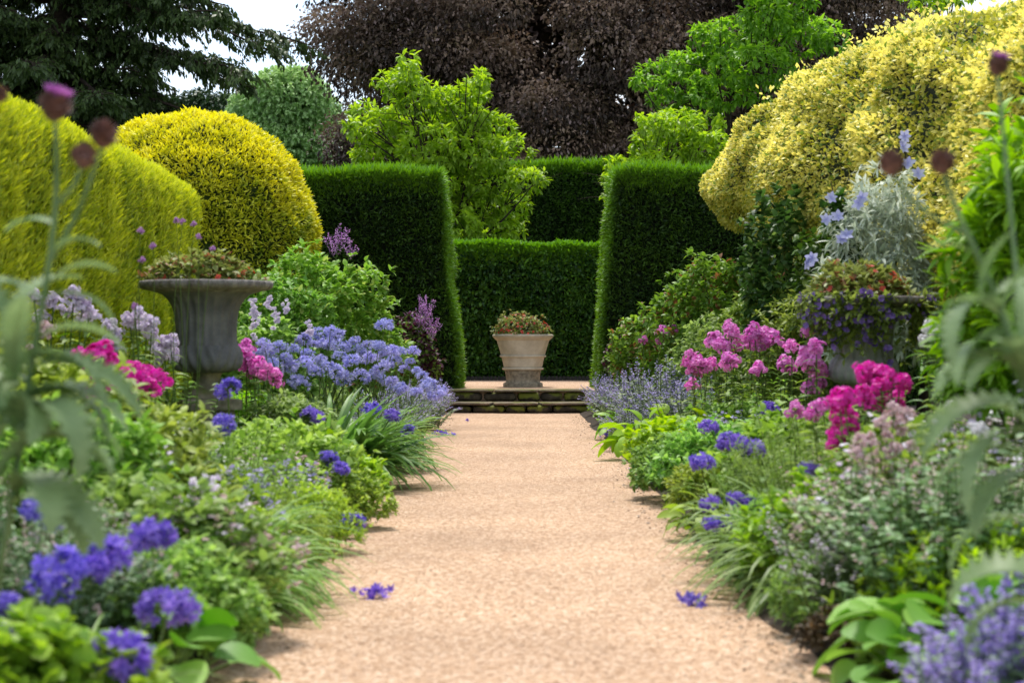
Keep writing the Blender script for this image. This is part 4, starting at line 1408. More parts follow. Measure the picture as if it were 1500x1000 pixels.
    mf = shrub_meshes('mound_f', 93, (.30, .30, .26), .08, 900, 5, .034, .010, 'herb', NARROW, .9, .3, .4, 20, low=-.1)
    g = 'low green mounds beside the path'
    for k, (m, u, Y, s, lab) in enumerate((
            (md, 452, 11.6, 1.15, 'bright lime green leafy mound below the dark strap leaves'), (md, 505, 11.0, 1.0, 'lime green mound edging the path beside the violet heads'),
            (mg, 530, 10.1, .75, 'small dark leafed mound on the path edge by a drooping violet head'), (mf, 478, 8.9, 1.0, 'soft fine leaved mound on the left path edge'),
            (mg, 400, 10.2, 1.35, 'broad green mound behind the arching grass like leaves'), (mf, 318, 6.15, .8, 'dense fine cushion on the left path edge near the front'),
            (mg, 285, 5.75, .9, 'leafy green mound behind the large round leaves at lower left'), (md, 75, 4.25, 1.0, 'blurred pale green mound filling the lower left corner'),
            (md, 150, 4.5, .8, 'blurred pale green mound right of the corner one'), (mg, 285, 7.2, 1.1, 'bushy green mound behind the front violet agapanthus'),
            (mg, 190, 6.2, 1.3, 'bushy green mound under the silvery thistle leaves'), (mf, 430, 8.1, .9, 'fine leaved mound among the arching leaves left of the path'), (mg, 588, 15.2, .7, 'small mound at the path edge beyond the fountain of leaves'))):
        place_shrub('green_mound', lab, 'mound plant', m, X(u, Y), Y, s, k * 1.1, g)
    hb = [shrub_meshes('peony%d' % k, 95 + k, (.42, .42, .46), .42, 760, 5, .072, .028, 'herb' if k else 'herb_b', OVAL, .95, .0, .8, 24) for k in range(2)]
    g = 'leafy perennials in the left border'
    for k, (u, Y, s, lab) in enumerate(((262, 8.2, .66, 'leafy green perennial in front of the grey urn plinth'), (190, 7.4, .95, 'leafy green perennial below the magenta phlox'),
                                        (345, 10.9, .58, 'leafy green perennial right of the urn plinth'), (190, 10.0, .85, 'leafy green perennial behind the magenta phlox'), (110, 6.6, .95, 'leafy green perennial behind the silvery thistle at left'),
                                        (345, 13.4, .8, 'leafy perennial hiding the foot of the grey urn'), (430, 12.6, .8, 'leafy perennial between pink phlox and dark strap leaves'), (40, 7.2, 1.2, 'leafy perennial at the left edge under the rose phlox'))):
        place_shrub('leafy_perennial', lab, 'perennial', hb[k % 2], X(u, Y), Y, s, k * 2.1, g)
    g = 'feathery plants'
    fm = feather_mesh('fennel', 97, 60, .72, .38, 'feather')
    for u, Y, s, lab in ((350, 9.4, 1.0, 'feathery pale green plant below the grey urn at right'), (395, 8.6, .75, 'small feathery plant behind the arching leaves')):
        t = thing('feathery_plant', lab, 'herb', (X(u, Y), Y, .02), u, s, g)
        part('foliage', fm, t)
    g = 'clumps of arching grass like leaves'
    dl = [strap_mesh('daylily%d' % k, 62 + k, 240, .56, .030, 'strap', .20, (1.2, 2.5), (.25, 1.0)) for k in range(2)]
    for k, (u, Y, s, lab) in enumerate(((352, 7.35, 1.0, 'arching grass like clump hanging over the left path edge'), (315, 7.9, 1.0, 'arching grass like clump behind the left path edge one'),
                                        (362, 6.8, .75, 'small arching clump lowest on the left path edge'))):
        t = thing('daylily_clump', lab, 'daylily', (X(u, Y), Y, .02), k * 2.0, s, g)
        part('foliage', dl[k % 2], t)
    pm = paddle_meshes('paddle', 65, 22, .17, .13, 'bergenia', .24, .2)
    t = thing('bergenia', 'large glossy round leaves at the lower left path corner', 'bergenia', (X(285, 5.25), 5.25, .02), 1.0, .95)
    part('leaves', pm[0], t)
    part('stalks', pm[1], t)
    mm = spike_meshes('mint', 85, 110, .6, .40, 'mint', 'dusty', lL=.038, fdens=8, flen=.2, fl=.010)
    for k, (u, Y, s, lab) in enumerate(((50, 5.7, 1.0, 'grey green mint like clump low at the left edge'), (120, 5.5, .9, 'grey green mint like clump behind the front violet agapanthus'), (320, 6.5, .62, 'small dusty pink flowered clump behind the round leaves'))):
        place_spikes('mint_clump', lab, 'herb', mm, X(u, Y), Y, s, k * 2.0, 'mint like clumps')

    ge = [spike_meshes('geranium_' + m, 140 + k, 90, .44, .34, 'herb', m, lL=.040, fdens=7, flen=.22, fl=.018, dens=22) for k, m in enumerate(('lilac', 'dusty', 'nepeta', 'white'))]
    for k, (c_, u, Y, s, lab) in enumerate(((1, 345, 6.3, .85, 'dusty pink speckled plant behind the left arching leaves, near the front'), (0, 205, 6.4, 1.05, 'lilac speckled plant under the left silvery thistle'), (2, 440, 9.1, .75, 'violet blue speckled plant behind the soft fine leaved mound on the left'),
                                            (0, 415, 13.2, 1.0, 'lilac speckled plant under the left end of the pale blue drift'), (3, 240, 9.2, 1.0, 'white speckled plant in front of the dark grey urn'), (2, 300, 7.6, .9, 'violet blue speckled plant between grey urn and front violet heads'), (1, 395, 9.6, .8, 'dusty pink speckled plant below the deep blue heads by the urn foot'))):
        place_spikes('cranesbill', lab, 'cranesbill', ge[c_], X(u, Y), Y, s * 1.4, k * 1.9, 'small flowered plants mixed into the borders')


def build_right_border():
    def X(u, Y):
        x = (u - 750) / FPX * Y
        return x + (.07 if abs(x) < 1.35 else 0)

    rng = np.random.default_rng(78)
    place_shrub('leafy_shrub', 'tall light green bush with reddish tips in front of the right yew block', 'shrub',
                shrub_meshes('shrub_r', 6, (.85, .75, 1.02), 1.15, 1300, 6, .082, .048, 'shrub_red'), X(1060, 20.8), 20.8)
    place_shrub('leafy_shrub', 'smaller reddish tipped bush at the foot of the right yew block', 'shrub',
                shrub_meshes('shrub_l', 4, (.45, .42, .62), .72, 560, 6, .07, .045, 'shrub_red'), X(950, 22.8), 22.8, 1.12, 2)
    place_shrub('leafy_shrub', 'small maroon leaved bush between the path and right yew block', 'shrub',
                shrub_meshes('shrub_p', 3, (.42, .4, .62), .80, 420, 6, .08, .055, 'purple_leaf'), X(925, 24.2), 24.2, .85, 1)
    place_shrub('dark_shrub', 'dark green climber bush in shade under the variegated hedge', 'shrub',
                shrub_meshes('shrub_d', 7, (.55, .6, 1.25), 1.3, 800, 6, .085, .055, 'shrub_dark'), X(1168, 17.2), 17.2, 1.0)
    place_shrub('dark_shrub', 'second dark bush farther right under the variegated hedge', 'shrub',
                shrub_meshes('shrub_d', 7, (.55, .6, 1.25), 1.3, 800, 6, .085, .055, 'shrub_dark'), X(1245, 15.6), 15.6, .92, 2.2)
    g = 'mid green bushes behind the pink phlox'
    for k, (u, Y, s, lab) in enumerate(((1120, 17.6, 1.0, 'mid green bush behind the pink phlox'), (1175, 15.6, .9, 'mid green bush between pink phlox and right urn'), (1040, 19.0, .82, 'mid green bush below the reddish tipped one'))):
        place_shrub('leafy_shrub', lab, 'shrub', shrub_meshes('shrub_m', 8, (.62, .58, .78), .85, 1000, 6, .07, .032, 'herb_b'), X(u, Y), Y, s, k * 2, g)
    x, Y = X(1292, 12.7), 12.7
    t = place_shrub('silver_shrub', 'pale silvery leaved bush standing behind the right urn', 'shrub',
                    shrub_meshes('shrub_s', 9, (.42, .4, 1.05), 1.30, 1000, 7, .10, .020, 'silver', NARROW, .95, .1, .7), x, Y)
    t = thing('clematis', 'pale blue clematis flowers climbing at the left of the silvery bush', 'clematis', (X(1225, 12.6), 12.6, 0))
    cx = X(1225, 12.6)
    mb = MB()
    C = np.array([W(1215 + 25 * math.sin(q * 3) + rng.normal(0, 8), 480 - 200 * q, 12.7) for q in rng.uniform(0, 1, 150)]) - np.array([cx, 12.6, 0])
    rosettes(mb, rng, C, unit(rdirs(rng, len(C)) + np.array([0, -.8, 0])), 4, .07, .045, mat=0)
    part('foliage', mb.mesh('clematis_foliage', [M['shrub_dark']]), t)
    mb = MB()
    tubes(mb, curve((0, .1, 0), (.0, .2, 2.3), (.1, 0, 0), 8), .012, .004, 5)
    part('stems', mb.mesh('clematis_stem', [M['redstem']]), t)
    for i, (u, v) in enumerate(((1217, 290), (1228, 318), (1240, 345), (1258, 298), (1232, 350), (1262, 290), (1182, 385), (1190, 378), (1210, 322), (1323, 216), (1330, 240), (1345, 255), (1200, 450), (1222, 462), (1325, 200))):
        h = W(u, v, 12.3) - np.array([cx, 12.6, 0])
        mb = MB()
        floret_petals(mb, rng, np.zeros((1, 3)), np.array([[rng.normal(0, .3), -1, .25 + rng.normal(0, .3)]]), .052, 6, 1.2, 0, (.35, 1, .9, .2), .2, .6)
        part('flower', mb.mesh('clematis_flower', [M['clematis']]), t, loc=h)
    # bright green lush bush on the right
    bm = shrub_meshes('shrub_b', 10, (.42, .55, .88), 1.10, 900, 6, .12, .034, 'bright', OVAL, .9, .15, .8)
    for k, (u, Y, s, lab) in enumerate(((1540, 7.4, 1.0, 'bright green lush leafy bush at the right edge above the thistle leaves'), (1580, 9.0, 1.15, 'bright green lush bush cut by the right edge, farther back'))):
        place_shrub('lush_shrub', lab, 'shrub', bm, X(u, Y), Y, s, k * 2.6, 'lush bushes at the right edge')
    # --- phlox
    P = lambda lst, Y: [W(u, v, Y + rng.uniform(-.25, .25)) for u, v in lst]
    g = 'bright pink phlox in the right border'
    phlox('bright pink phlox crowded with the highest heads of the right group', X(1065, 15.0), 15.0, P([(1042, 505), (1048, 500), (1070, 488), (1072, 495), (1078, 512), (1062, 510), (1055, 508), (1068, 482)], 15), 'pink', g, 21, 1.25)
    phlox('bright pink phlox just right of the highest pink heads', X(1110, 15.0), 15.0, P([(1105, 490), (1112, 498), (1122, 495), (1128, 503), (1100, 508), (1112, 512), (1098, 497)], 15), 'pink', g, 22, 1.3)
    phlox('bright pink phlox nearest the path with low scattered heads', X(1025, 14.4), 14.4, P([(1012, 530), (1030, 540), (1016, 548), (1014, 568), (1038, 538), (1022, 538)], 14.4), 'pink', g, 23, 1.1)
    phlox('bright pink phlox with two single heads above the big leaves', X(1080, 14.2), 14.2, P([(1065, 538), (1110, 546), (1070, 532)], 14.2), 'pink', g, 24, 1.1)
    phlox('bright pink phlox with one head and a few white buds left of the urn', X(1152, 13.4), 13.4, P([(1152, 540), (1150, 535), (1160, 512)], 13.4), 'pink', g, 25, 1.0)
    phlox('tall pink phlox stacked against the pale urn bowl', X(1190, 11.4), 11.4, P([(1190, 484), (1183, 530), (1195, 535), (1188, 545), (1200, 550), (1196, 570), (1190, 572), (1196, 512)], 11.4), 'pink', g, 26, 1.1)
    phlox('pink phlox far back beside the maroon leaved bush', X(965, 20.5), 20.5, P([(972, 490), (966, 502), (985, 485), (942, 500)], 20.5), 'pink', g, 27, 1.1)
    phlox('vivid magenta phlox bunch in front of the right urn', X(1275, 8.3), 8.3, P([(1262, 550), (1270, 560), (1282, 555), (1290, 568), (1268, 578), (1280, 585), (1305, 565), (1318, 566), (1270, 592), (1285, 598), (1276, 545), (1295, 556), (1260, 585), (1310, 592)], 8.3), 'magenta', 'magenta phlox', 28, .78)
    phlox('vivid magenta phlox in a tall narrow column left of the bunch', X(1235, 7.6), 7.6, P([(1230, 590), (1238, 592), (1234, 602), (1238, 618), (1235, 630), (1240, 625), (1228, 662), (1231, 650)], 7.6), 'magenta', 'magenta phlox', 29, .78)
    phlox('white phlox to the right of the right urn', X(1385, 9.2), 9.2, P([(1365, 485), (1375, 490), (1372, 500), (1390, 497), (1405, 495), (1355, 500)], 9.2), 'white', 'white phlox', 30, .65)
    phlox('white phlox lower down beside the right thistle leaves', X(1385, 6.0), 6.0, P([(1378, 625), (1392, 602), (1425, 630), (1438, 632)], 6.0), 'white', 'white phlox', 31, .5)
    phlox('dusty rose phlox in bloom below the vivid magenta bunch', X(1295, 6.7), 6.7, P([(1275, 650), (1300, 640), (1290, 665), (1315, 630), (1255, 668), (1280, 680), (1325, 612), (1300, 690), (1262, 650), (1310, 605), (1335, 655), (1285, 700), (1340, 690), (1265, 690), (1312, 662), (1290, 625)], 6.7), 'dusty', None, 32, .5)
    phlox('small rosy phlox between column and the pink group', X(1200, 9.6), 9.6, P([(1195, 605), (1190, 612), (1205, 600), (1165, 605)], 9.6), 'pink', None, 33, .85)
    # --- agapanthus
    agapanthus('deep violet agapanthus with heads over the feathery plant, right of the path', (X(1075, 9.7), 9.7),
               [W(1084, 652, 9.5), W(1070, 648, 9.7), W(1102, 660, 9.5), W(1028, 678, 9.3)], 'aga_deep', None, .75, 1.1, None, 21, 'strap')
    agapanthus('deep violet agapanthus with two heads farthest up the right border', (X(1085, 11.4), 11.4),
               [W(1038, 626, 11.2), W(1128, 601, 11.2)], 'aga_deep', None, .8, .95, None, 22, 'strap')
    agapanthus('deep violet agapanthus leaning to the right path edge above blunt leaves', (X(1065, 8.7), 8.7),
               [W(1040, 738, 8.5), W(1078, 732, 8.5), W(1043, 768, 8.4), W(1092, 738, 8.7), W(1060, 770, 8.6)], 'aga_deep', None, .6, .9, None, 23, 'strap')
    agapanthus('deep violet agapanthus amid the arching leaves on the right', (X(1135, 7.9), 7.9),
               [W(1136, 750, 7.7), W(1104, 780, 7.6), W(1186, 690, 8.1)], 'aga_deep', None, .6, .8, None, 24, 'strap')
    # --- grey herbs
    cm = [spike_meshes('catmint%d' % k, 80 + k, 120, .55, .42, 'grey', 'nepeta') for k in range(2)]
    g = 'catmint along the path'
    for k, (u, Y, s, lab) in enumerate(((885, 24.6, 1.15, 'farthest grey catmint against the right end of the steps'), (900, 22.2, 1.2, 'grey catmint at the path edge near the steps on the right'), (925, 19.6, 1.35, 'tall grey catmint in front of the maroon bush on the right'),
                                        (965, 18.6, 1.6, 'tallest grey catmint below the reddish tipped bush'), (915, 17.2, .9, 'low grey catmint above the big lettuce like leaves'), (950, 13.6, .55, 'tiny lilac catmint tuft on the right path edge'), (1000, 17.0, 1.4, 'grey catmint left of the low pink phlox'))):
        place_spikes('catmint', lab, 'catmint', cm[k % 2], X(u, Y), Y, s, k * 1.7, g)
    md = shrub_meshes('mound', 91, (.36, .36, .30), .12, 620, 4, .042, .046, 'lime', ROUND, .9, .25, .4, 20)
    mg = shrub_meshes('mound_g', 92, (.36, .36, .32), .13, 780, 5, .044, .024, 'herb', OVAL, .9, .2, .6, 20)
    mf = shrub_meshes('mound_f', 93, (.30, .30, .26), .08, 900, 5, .034, .010, 'herb', NARROW, .9, .3, .4, 20)
    g = 'low green mounds beside the path'
    for k, (m, u, Y, s, lab) in enumerate((
            (mg, 985, 11.9, 1.0, 'leafy mound bulging into the right path edge below the lilac tuft'), (md, 1010, 13.0, 1.2, 'bright mound behind the bulging one on the right'), (mg, 1050, 11.6, 1.2, 'leafy mound beneath the two far violet heads'),
            (mg, 1025, 10.4, .85, 'small leafy mound at the right path edge beside the leaning violet heads'), (mf, 1115, 8.6, .9, 'fine leaved mound behind the right arching clump'), (mg, 1085, 14.0, 1.3, 'leafy mound under the low pink phlox'),
            (mg, 1180, 10.2, 1.5, 'leafy mound under the feathery plant on the right'), (mf, 1205, 6.45, .9, 'fine leaved cushion at the right path edge near the front'), (mg, 1240, 7.2, 1.2, 'leafy mound at the foot of the magenta column'),
            (md, 1150, 12.2, 1.3, 'bright mound left of the pale urn bowl'), (mg, 1310, 10.0, 1.2, 'large leafy mound hiding the foot of the right urn'), (mg, 1370, 7.2, 1.6, 'leafy mound behind the dusty rose phlox at right'), (mf, 1440, 5.9, 1.3, 'blurred mound behind the glossy round leaves on the right'))):
        place_shrub('green_mound', lab, 'mound plant', m, X(u, Y), Y, s, k * 1.4, g)
    pl = paddle_meshes('lettuce', 66, 30, .26, .13, 'lime', .30, .30)
    g = 'broad leaved clumps in the right border'
    for k, (u, Y, s, lab) in enumerate(((935, 15.8, 1.0, 'broad lettuce like leaves at the right path edge'), (975, 16.6, 1.0, 'broad leaves behind the path edge ones on the right'), (1040, 14.0, 1.15, 'broad upright leaves directly below the low pink heads'), (905, 19.0, .8, 'broad leaves beneath the catmint on the right'), (1015, 9.5, .55, 'blunt broad leaves lowest under the leaning violet heads'))):
        t = thing('broad_leaved_plant', lab, 'perennial', (X(u, Y), Y, .02), k * 1.7, s, g)
        part('leaves', pl[0], t)
        part('stalks', pl[1], t)
    pm = paddle_meshes('paddle', 65, 22, .17, .13, 'bergenia', .24, .2)
    g = 'glossy round leaved clumps'
    for k, (u, Y, s, lab) in enumerate(((1385, 5.45, 1.25, 'glossy round leaves low on the right, with a pale yellow one'), (1450, 5.3, 1.1, 'glossy round leaves nearest the right edge'), (1320, 5.2, .9, 'glossy round leaves at the bottom nearest the path on the right'))):
        t = thing('bergenia', lab, 'bergenia', (X(u, Y), Y, .02), k * 2.3, s, g)
        part('leaves', pm[0], t)
        part('stalks', pm[1], t)
    fm = feather_mesh('fennel', 97, 60, .72, .38, 'feather')
    g = 'feathery plants'
    for u, Y, s, lab in ((1170, 8.9, 1.05, 'feathery pale green plant beneath the magenta column on the right'), (1115, 9.4, .8, 'smaller feathery plant under the right violet heads'), (1215, 9.6, 1.0, 'feathery plant behind the magenta column')):
        t = thing('feathery_plant', lab, 'herb', (X(u, Y), Y, .02), u, s, g)
        part('foliage', fm, t)
    dl = [strap_mesh('daylily%d' % k, 62 + k, 240, .56, .030, 'strap', .20, (1.2, 2.5), (.25, 1.0)) for k in range(2)]
    g = 'clumps of arching grass like leaves'
    for k, (u, Y, s, lab) in enumerate(((1175, 7.3, .9, 'arching grass like clump hanging over the right path edge'), (1190, 7.9, 1.0, 'arching grass like clump just behind the right path edge one'))):
        t = thing('daylily_clump', lab, 'daylily', (X(u, Y), Y, .02), k * 2.0 + 1, s, g)
        part('foliage', dl[k % 2], t)
    mm = spike_meshes('mint', 85, 110, .6, .40, 'mint', 'dusty', lL=.038, fdens=8, flen=.2, fl=.010)
    ml = spike_meshes('mint_l', 86, 100, .5, .34, 'mint', 'lilac', lL=.032, fdens=12, flen=.25, fl=.011)
    g = 'mint like clumps'
    for k, (m, u, Y, s, lab) in enumerate(((mm, 1290, 6.5, 1.1, 'grey green mint like clump below the dusty rose phlox'), (mm, 1370, 6.0, 1.15, 'grey green mint like clump behind the glossy round leaves'), (mm, 1460, 6.2, 1.25, 'grey green mint like clump at the right edge'),
                                           (ml, 1190, 6.9, .95, 'lilac flowered clump spilling to the right path edge'), (ml, 1215, 6.3, .8, 'lilac flowered clump near the bare soil on the right'), (mm, 1340, 7.6, 1.2, 'grey green mint like clump behind the dusty rose phlox'))):
        place_spikes('mint_clump', lab, 'herb', m, X(u, Y), Y, s, k * 2.0, g)
    lv = spike_meshes('lavender', 87, 110, .45, .30, 'mint', 'violet', lL=.03, fdens=34, flen=.4, fl=.014)
    g = 'violet flowered herbs at the bottom right'
    for k, (u, Y, s, lab) in enumerate(((1395, 4.25, .82, 'blurred violet flowered herb at the bottom right, nearest the path'), (1470, 4.4, 1.05, 'blurred violet flowered herb in the bottom right corner'))):
        place_spikes('catmint', lab, 'catmint', lv, X(u, Y), Y, s, k * 2.0, g)
    ge = [spike_meshes('geranium_' + m, 140 + k, 90, .44, .34, 'herb', m, lL=.040, fdens=7, flen=.22, fl=.018, dens=22) for k, m in enumerate(('lilac', 'dusty', 'nepeta', 'white'))]
    for k, (c_, u, Y, s, lab) in enumerate(((1, 1265, 6.9, .95, 'dusty pink speckled plant below the magenta column'), (0, 1345, 6.6, 1.05, 'lilac speckled plant right of the dusty rose phlox'), (3, 1165, 12.6, .9, 'white speckled plant left of the right urn'), (2, 1090, 13.0, .95, 'violet blue speckled plant beyond the two far violet heads'),
                                            (0, 1440, 7.0, 1.4, 'lilac speckled plant under the bright green bush at the right edge'), (2, 1000, 12.6, .7, 'violet blue speckled plant near the right path edge beside the bright mound'), (1, 1235, 9.0, .85, 'dusty pink speckled plant between feathery plant and magenta bunch'), (3, 1420, 8.2, 1.15, 'white speckled plant under the white phlox at right'))):
        place_spikes('cranesbill', lab, 'cranesbill', ge[c_], X(u, Y), Y, s * 1.4, k * 1.9, 'small flowered plants mixed into the borders')
    # withered patch on the soil
    mb = MB()
    C, N = dome_pts(rng, 260, (.16, .16, .10), .02, .4, 0)
    rosettes(mb, rng, C, N, 4, .035, .014, mat=0, tint=.2)
    solo('withered_plant', mb.mesh('withered_plant', [M['litter']]), 'withered brown tuft on the right path edge in front of the round leaves', 'dead plant', (X(1200, 5.95), 5.95, .03))


def potted(label, loc, r, h, seed, fl, trailing=False, nf=44):
    rng = np.random.default_rng(seed)
    t = thing('bedding_plants', label, 'potted plants', loc)
    mb = MB()
    C, N = dome_pts(rng, 420, (r, r, h), .0, .45, 0.0)
    rosettes(mb, rng, C, N, 6, .055, .036, mat=0, tint=.35 + .3 * N[:, 2])
    part('foliage', mb.mesh('bedding_foliage', [M['begonia']]), t)
    n = nf
    d = rdirs(rng, 300)
    d = d[(d[:, 2] > -.05) & (d[:, 1] < .4)][:n]
    add_flowers(t, rng, d * np.array([r * 1.04, r * 1.04, h * .95]), d, fl, .022, 5)
    mb = MB()
    for i in range(12):
        tubes(mb, curve((rng.normal(0, .1), rng.normal(0, .1), -.02), C[i * 9], (0, 0, .02), 4), .005, .003, 4)
    part('stems', mb.mesh('bedding_stems', [M['redstem']]), t)
    if trailing:
        mb, fb = MB(), MB()
        P, D = [], []
        for i in range(110):
            a = rng.choice([rng.normal(3.75, .25), rng.normal(4.5, .3), rng.uniform(np.pi, 2.15 * np.pi), rng.normal(6.0, .2)])
            p0 = np.array([.435 * math.cos(a), .435 * math.sin(a), .03 if i % 3 else -.05])
            ln = rng.uniform(.06, .34)
            p1 = p0 * np.array([.78, .78, 1]) + np.array([0, 0, -ln])
            tubes(mb, curve(p0, p1, (.05 * math.cos(a), .05 * math.sin(a), .03), 5), .003, .002, 3, 1)
            for s in np.linspace(.1, 1, 6):
                P.append(p0 * (1 - s) + p1 * s + rng.normal(0, .02, 3))
                D.append((math.cos(a), math.sin(a), .2))
        P, D = np.array(P), unit(np.array(D))
        rosettes(mb, rng, P, D, 4, .06, .028, mat=0, tint=.6)
        sel = rng.uniform(0, 1, len(P)) < .30
        floret_petals(fb, rng, P[sel] + D[sel] * .025, unit(D[sel] + rdirs(rng, sel.sum()) * .4), .024, 5, 1.2, 0, (.35, 1, .8), .2, .95)
        part('trailing_stems', mb.mesh('trailing_stems', [M['herb_b'], M['stem']]), t)
        part('trailing_flowers', fb.mesh('trailing_flowers', [M['petunia']]), t, stuff=True)
    return t


def thistle_head(parent, p, purple, s, rng):
    mb = MB()
    d = rdirs(rng, 170)
    C = d * np.array([.021, .021, .022])
    D = unit(d * .7 + np.array([0, 0, .9]))
    strips(mb, C, D, side_of(D), .014, .011, (.9, 1, .1), .3, .1, 0, rng.uniform(.2, .8, len(d)))
    lathe(mb, [(.001, -.024), (.012, -.02), (.019, -.008), (.0205, .004), (.017, .016), (.008, .022), (.001, .023)], 16)
    o = part('thistle_head', mb.mesh('thistle_head', [M['thistle']]), parent, loc=p, rot=(rng.normal(0, .15), rng.normal(0, .15), 0), s=s)
    if purple:
        fb = MB()
        n = 190
        a = rng.uniform(0, 6.28, n)
        rr = .014 * np.sqrt(rng.uniform(0, 1, n))
        P = np.stack([rr * np.cos(a), rr * np.sin(a), np.full(n, .014)], -1)
        D = unit(np.stack([np.cos(a) * rr * 45, np.sin(a) * rr * 45, np.ones(n)], -1))
        strips(fb, P, D, side_of(D), rng.uniform(.018, .028, n), .0025, (1, 1, .6), .3, 0, 0, rng.uniform(.2, .8, n))
        part('florets', fb.mesh('thistle_florets', [M['thistle_p']]), o)


def cardoon(label, stems, leaves, heads, seed, base):
    """stems: polylines; leaves: (point, direction, length, width, bend); heads: (point, purple, size)"""
    rng = np.random.default_rng(seed)
    b = np.asarray(base, float)
    t = thing('cardoon', label, 'thistle', b, group='cardoon thistles close to the camera')
    mb = MB()
    for pl, r0, r1 in stems:
        pl = np.asarray(pl) - b
        seg = np.linspace(0, len(pl) - 1, 14)
        pts = np.stack([np.interp(seg, np.arange(len(pl)), pl[:, k]) for k in range(3)], -1)
        pts[1:-1] = (pts[:-2] + 2 * pts[1:-1] + pts[2:]) / 4
        tubes(mb, pts, r0, r1, 8)
    part('stem', mb.mesh('cardoon_stem', [M['cardoon']]), t)
    for p, d, ln, wd, bend in leaves:
        mb = MB()
        P = (np.asarray(p) - b)[None]
        D = unit(np.asarray(d, float))[None]
        S = side_of(D, rng=rng, roll=.35)
        K = 25
        s = np.linspace(0, 1, K)
        prof = (np.sin(np.pi * np.clip(s * .93 + .05, 0, 1)) ** .7) * (1 - .58 * (np.arange(K) % 2)) + .05
        ln, wd = ln * 1.05, wd * 1.5
        strips(mb, P, D, S, ln, wd, prof, bend, .35, 0, .55, .2)
        strips(mb, P + np.cross(S, D) * .002, D, S, ln * .93, wd * .09, np.linspace(1, .3, K), bend, 0, 0, 1.1)
        part('leaf', mb.mesh('cardoon_leaf', [M['cardoon']]), t)
    for p, pu, s in heads:
        thistle_head(t, np.asarray(p) - b, pu, s, rng)
    return t


def build_cardoons():
    rng = np.random.default_rng(90)
    Y, k_ = 3.6, 1.2
    main = [(-1.22, 3.65, .03), W(10, 800, Y), W(40, 560, Y), W(75, 380, Y), W(85, 260, Y), W(80, 170, Y)]
    side1 = [W(75, 380, Y), W(115, 310, Y), W(150, 215, Y)]
    side2 = [W(85, 300, Y), W(110, 270, Y), W(122, 240, Y)]
    lv = []
    for (u, v, dx, dz, ln, wd, bend) in (
            (62, 440, 1, .55, .15, .035, 1.8), (60, 440, -.8, .8, .13, .03, 1.2), (45, 540, 1, .50, .24, .045, 1.9), (40, 560, -1, .6, .2, .05, 1.4), (40, 600, 1, .45, .22, .06, 2.0), (30, 650, 1, .5, .20, .065, 1.9),
            (25, 660, .5, 1, .22, .06, 2.4), (30, 640, .25, .9, .26, .07, 2.6), (20, 700, 1, .1, .22, .07, 1.4), (15, 740, .8, .6, .2, .07, 2.2), (78, 370, .9, .9, .10, .022, 1.4), (70, 420, .6, 1, .13, .03, 1.5),
            (10, 620, -.3, 1, .22, .06, 1.2), (0, 700, .3, .9, .24, .08, 2.4), (20, 560, .1, 1, .2, .05, .8), (80, 330, -1, .5, .12, .025, 1.0), (30, 500, -.4, 1, .22, .045, 1.0), (15, 600, .8, .5, .2, .05, 1.8), (10, 560, .6, .9, .24, .05, 2.2), (0, 640, .4, 1, .3, .06, 2.2), (20, 720, .6, .7, .2, .07, 2.2), (5, 480, .3, 1, .2, .04, 1.2), (35, 590, .9, .7, .2, .045, 2.2), (52, 500, .9, .8, .17, .035, 1.7)):
        lv.append((W(u, v, Y + rng.uniform(-.03, .03)), (dx, rng.uniform(-.6, .5), dz), ln * k_, wd * k_, bend))
    cardoon('silvery green thistle with a purple flower head at the left edge', [(main, .009, .005), (side1, .006, .004), (side2, .005, .004)], lv,
            [(W(80, 158, Y), True, 1.25), (W(152, 200, Y), False, 1.1), (W(123, 231, Y), False, 1.0), (W(0, 140, 3.8), False, .7)], 91, (-1.22, 3.65, .03))
    main = [(1.30, 3.7, .03), W(1560, 800, Y), W(1500, 560, Y), W(1455, 420, Y), W(1405, 320, Y), W(1380, 250, Y)]
    side1 = [W(1420, 345, Y), W(1370, 320, Y), W(1330, 290, Y), W(1306, 250, Y)]
    side2 = [W(1500, 520, 3.8), W(1475, 250, 4.0), W(1461, 110, 4.1)]
    lv = []
    for (u, v, dx, dz, ln, wd, bend) in (
            (1440, 430, .0, 1, .13, .04, .6), (1470, 450, -1, .45, .22, .045, 1.9), (1460, 430, .9, .7, .12, .03, 1.4), (1490, 500, -1, .35, .20, .05, 1.6), (1490, 520, -.8, .2, .18, .05, 1.2), (1510, 600, -1, .55, .24, .05, 2.0),
            (1520, 640, -1, .45, .26, .05, 1.9), (1510, 580, -.3, 1, .22, .05, 1.2), (1530, 700, -1, .4, .2, .06, 1.8), (1540, 780, -1, .8, .22, .06, 2.2), (1420, 370, -.8, .7, .08, .02, 1.2), (1545, 860, -1, .9, .24, .07, 2.4),
            (1500, 560, .5, .9, .2, .06, 1.5), (1520, 640, -.5, .9, .26, .06, 2.3), (1480, 480, -.5, 1, .13, .035, 1.6), (1550, 900, -.8, .6, .2, .06, 2.0), (1500, 530, -.9, .6, .2, .04, 2.0), (1510, 560, -.6, .9, .2, .045, 1.9), (1530, 680, -.8, .7, .24, .05, 2.2), (1470, 450, .3, 1, .14, .035, 1.0), (1500, 500, .2, 1, .18, .04, 1.2)):
        lv.append((W(u, v, Y + rng.uniform(-.03, .03)), (dx, rng.uniform(-.6, .5), dz), ln * k_, wd * k_, bend))
    cardoon('silvery green thistle with dark closed heads at the right edge', [(main, .009, .005), (side1, .005, .004), (side2, .006, .004)], lv,
            [(W(1380, 240, Y), False, 1.0), (W(1306, 242, Y), False, 1.0), (W(1461, 98, 4.1), True, .95)], 92, (1.30, 3.7, .03))


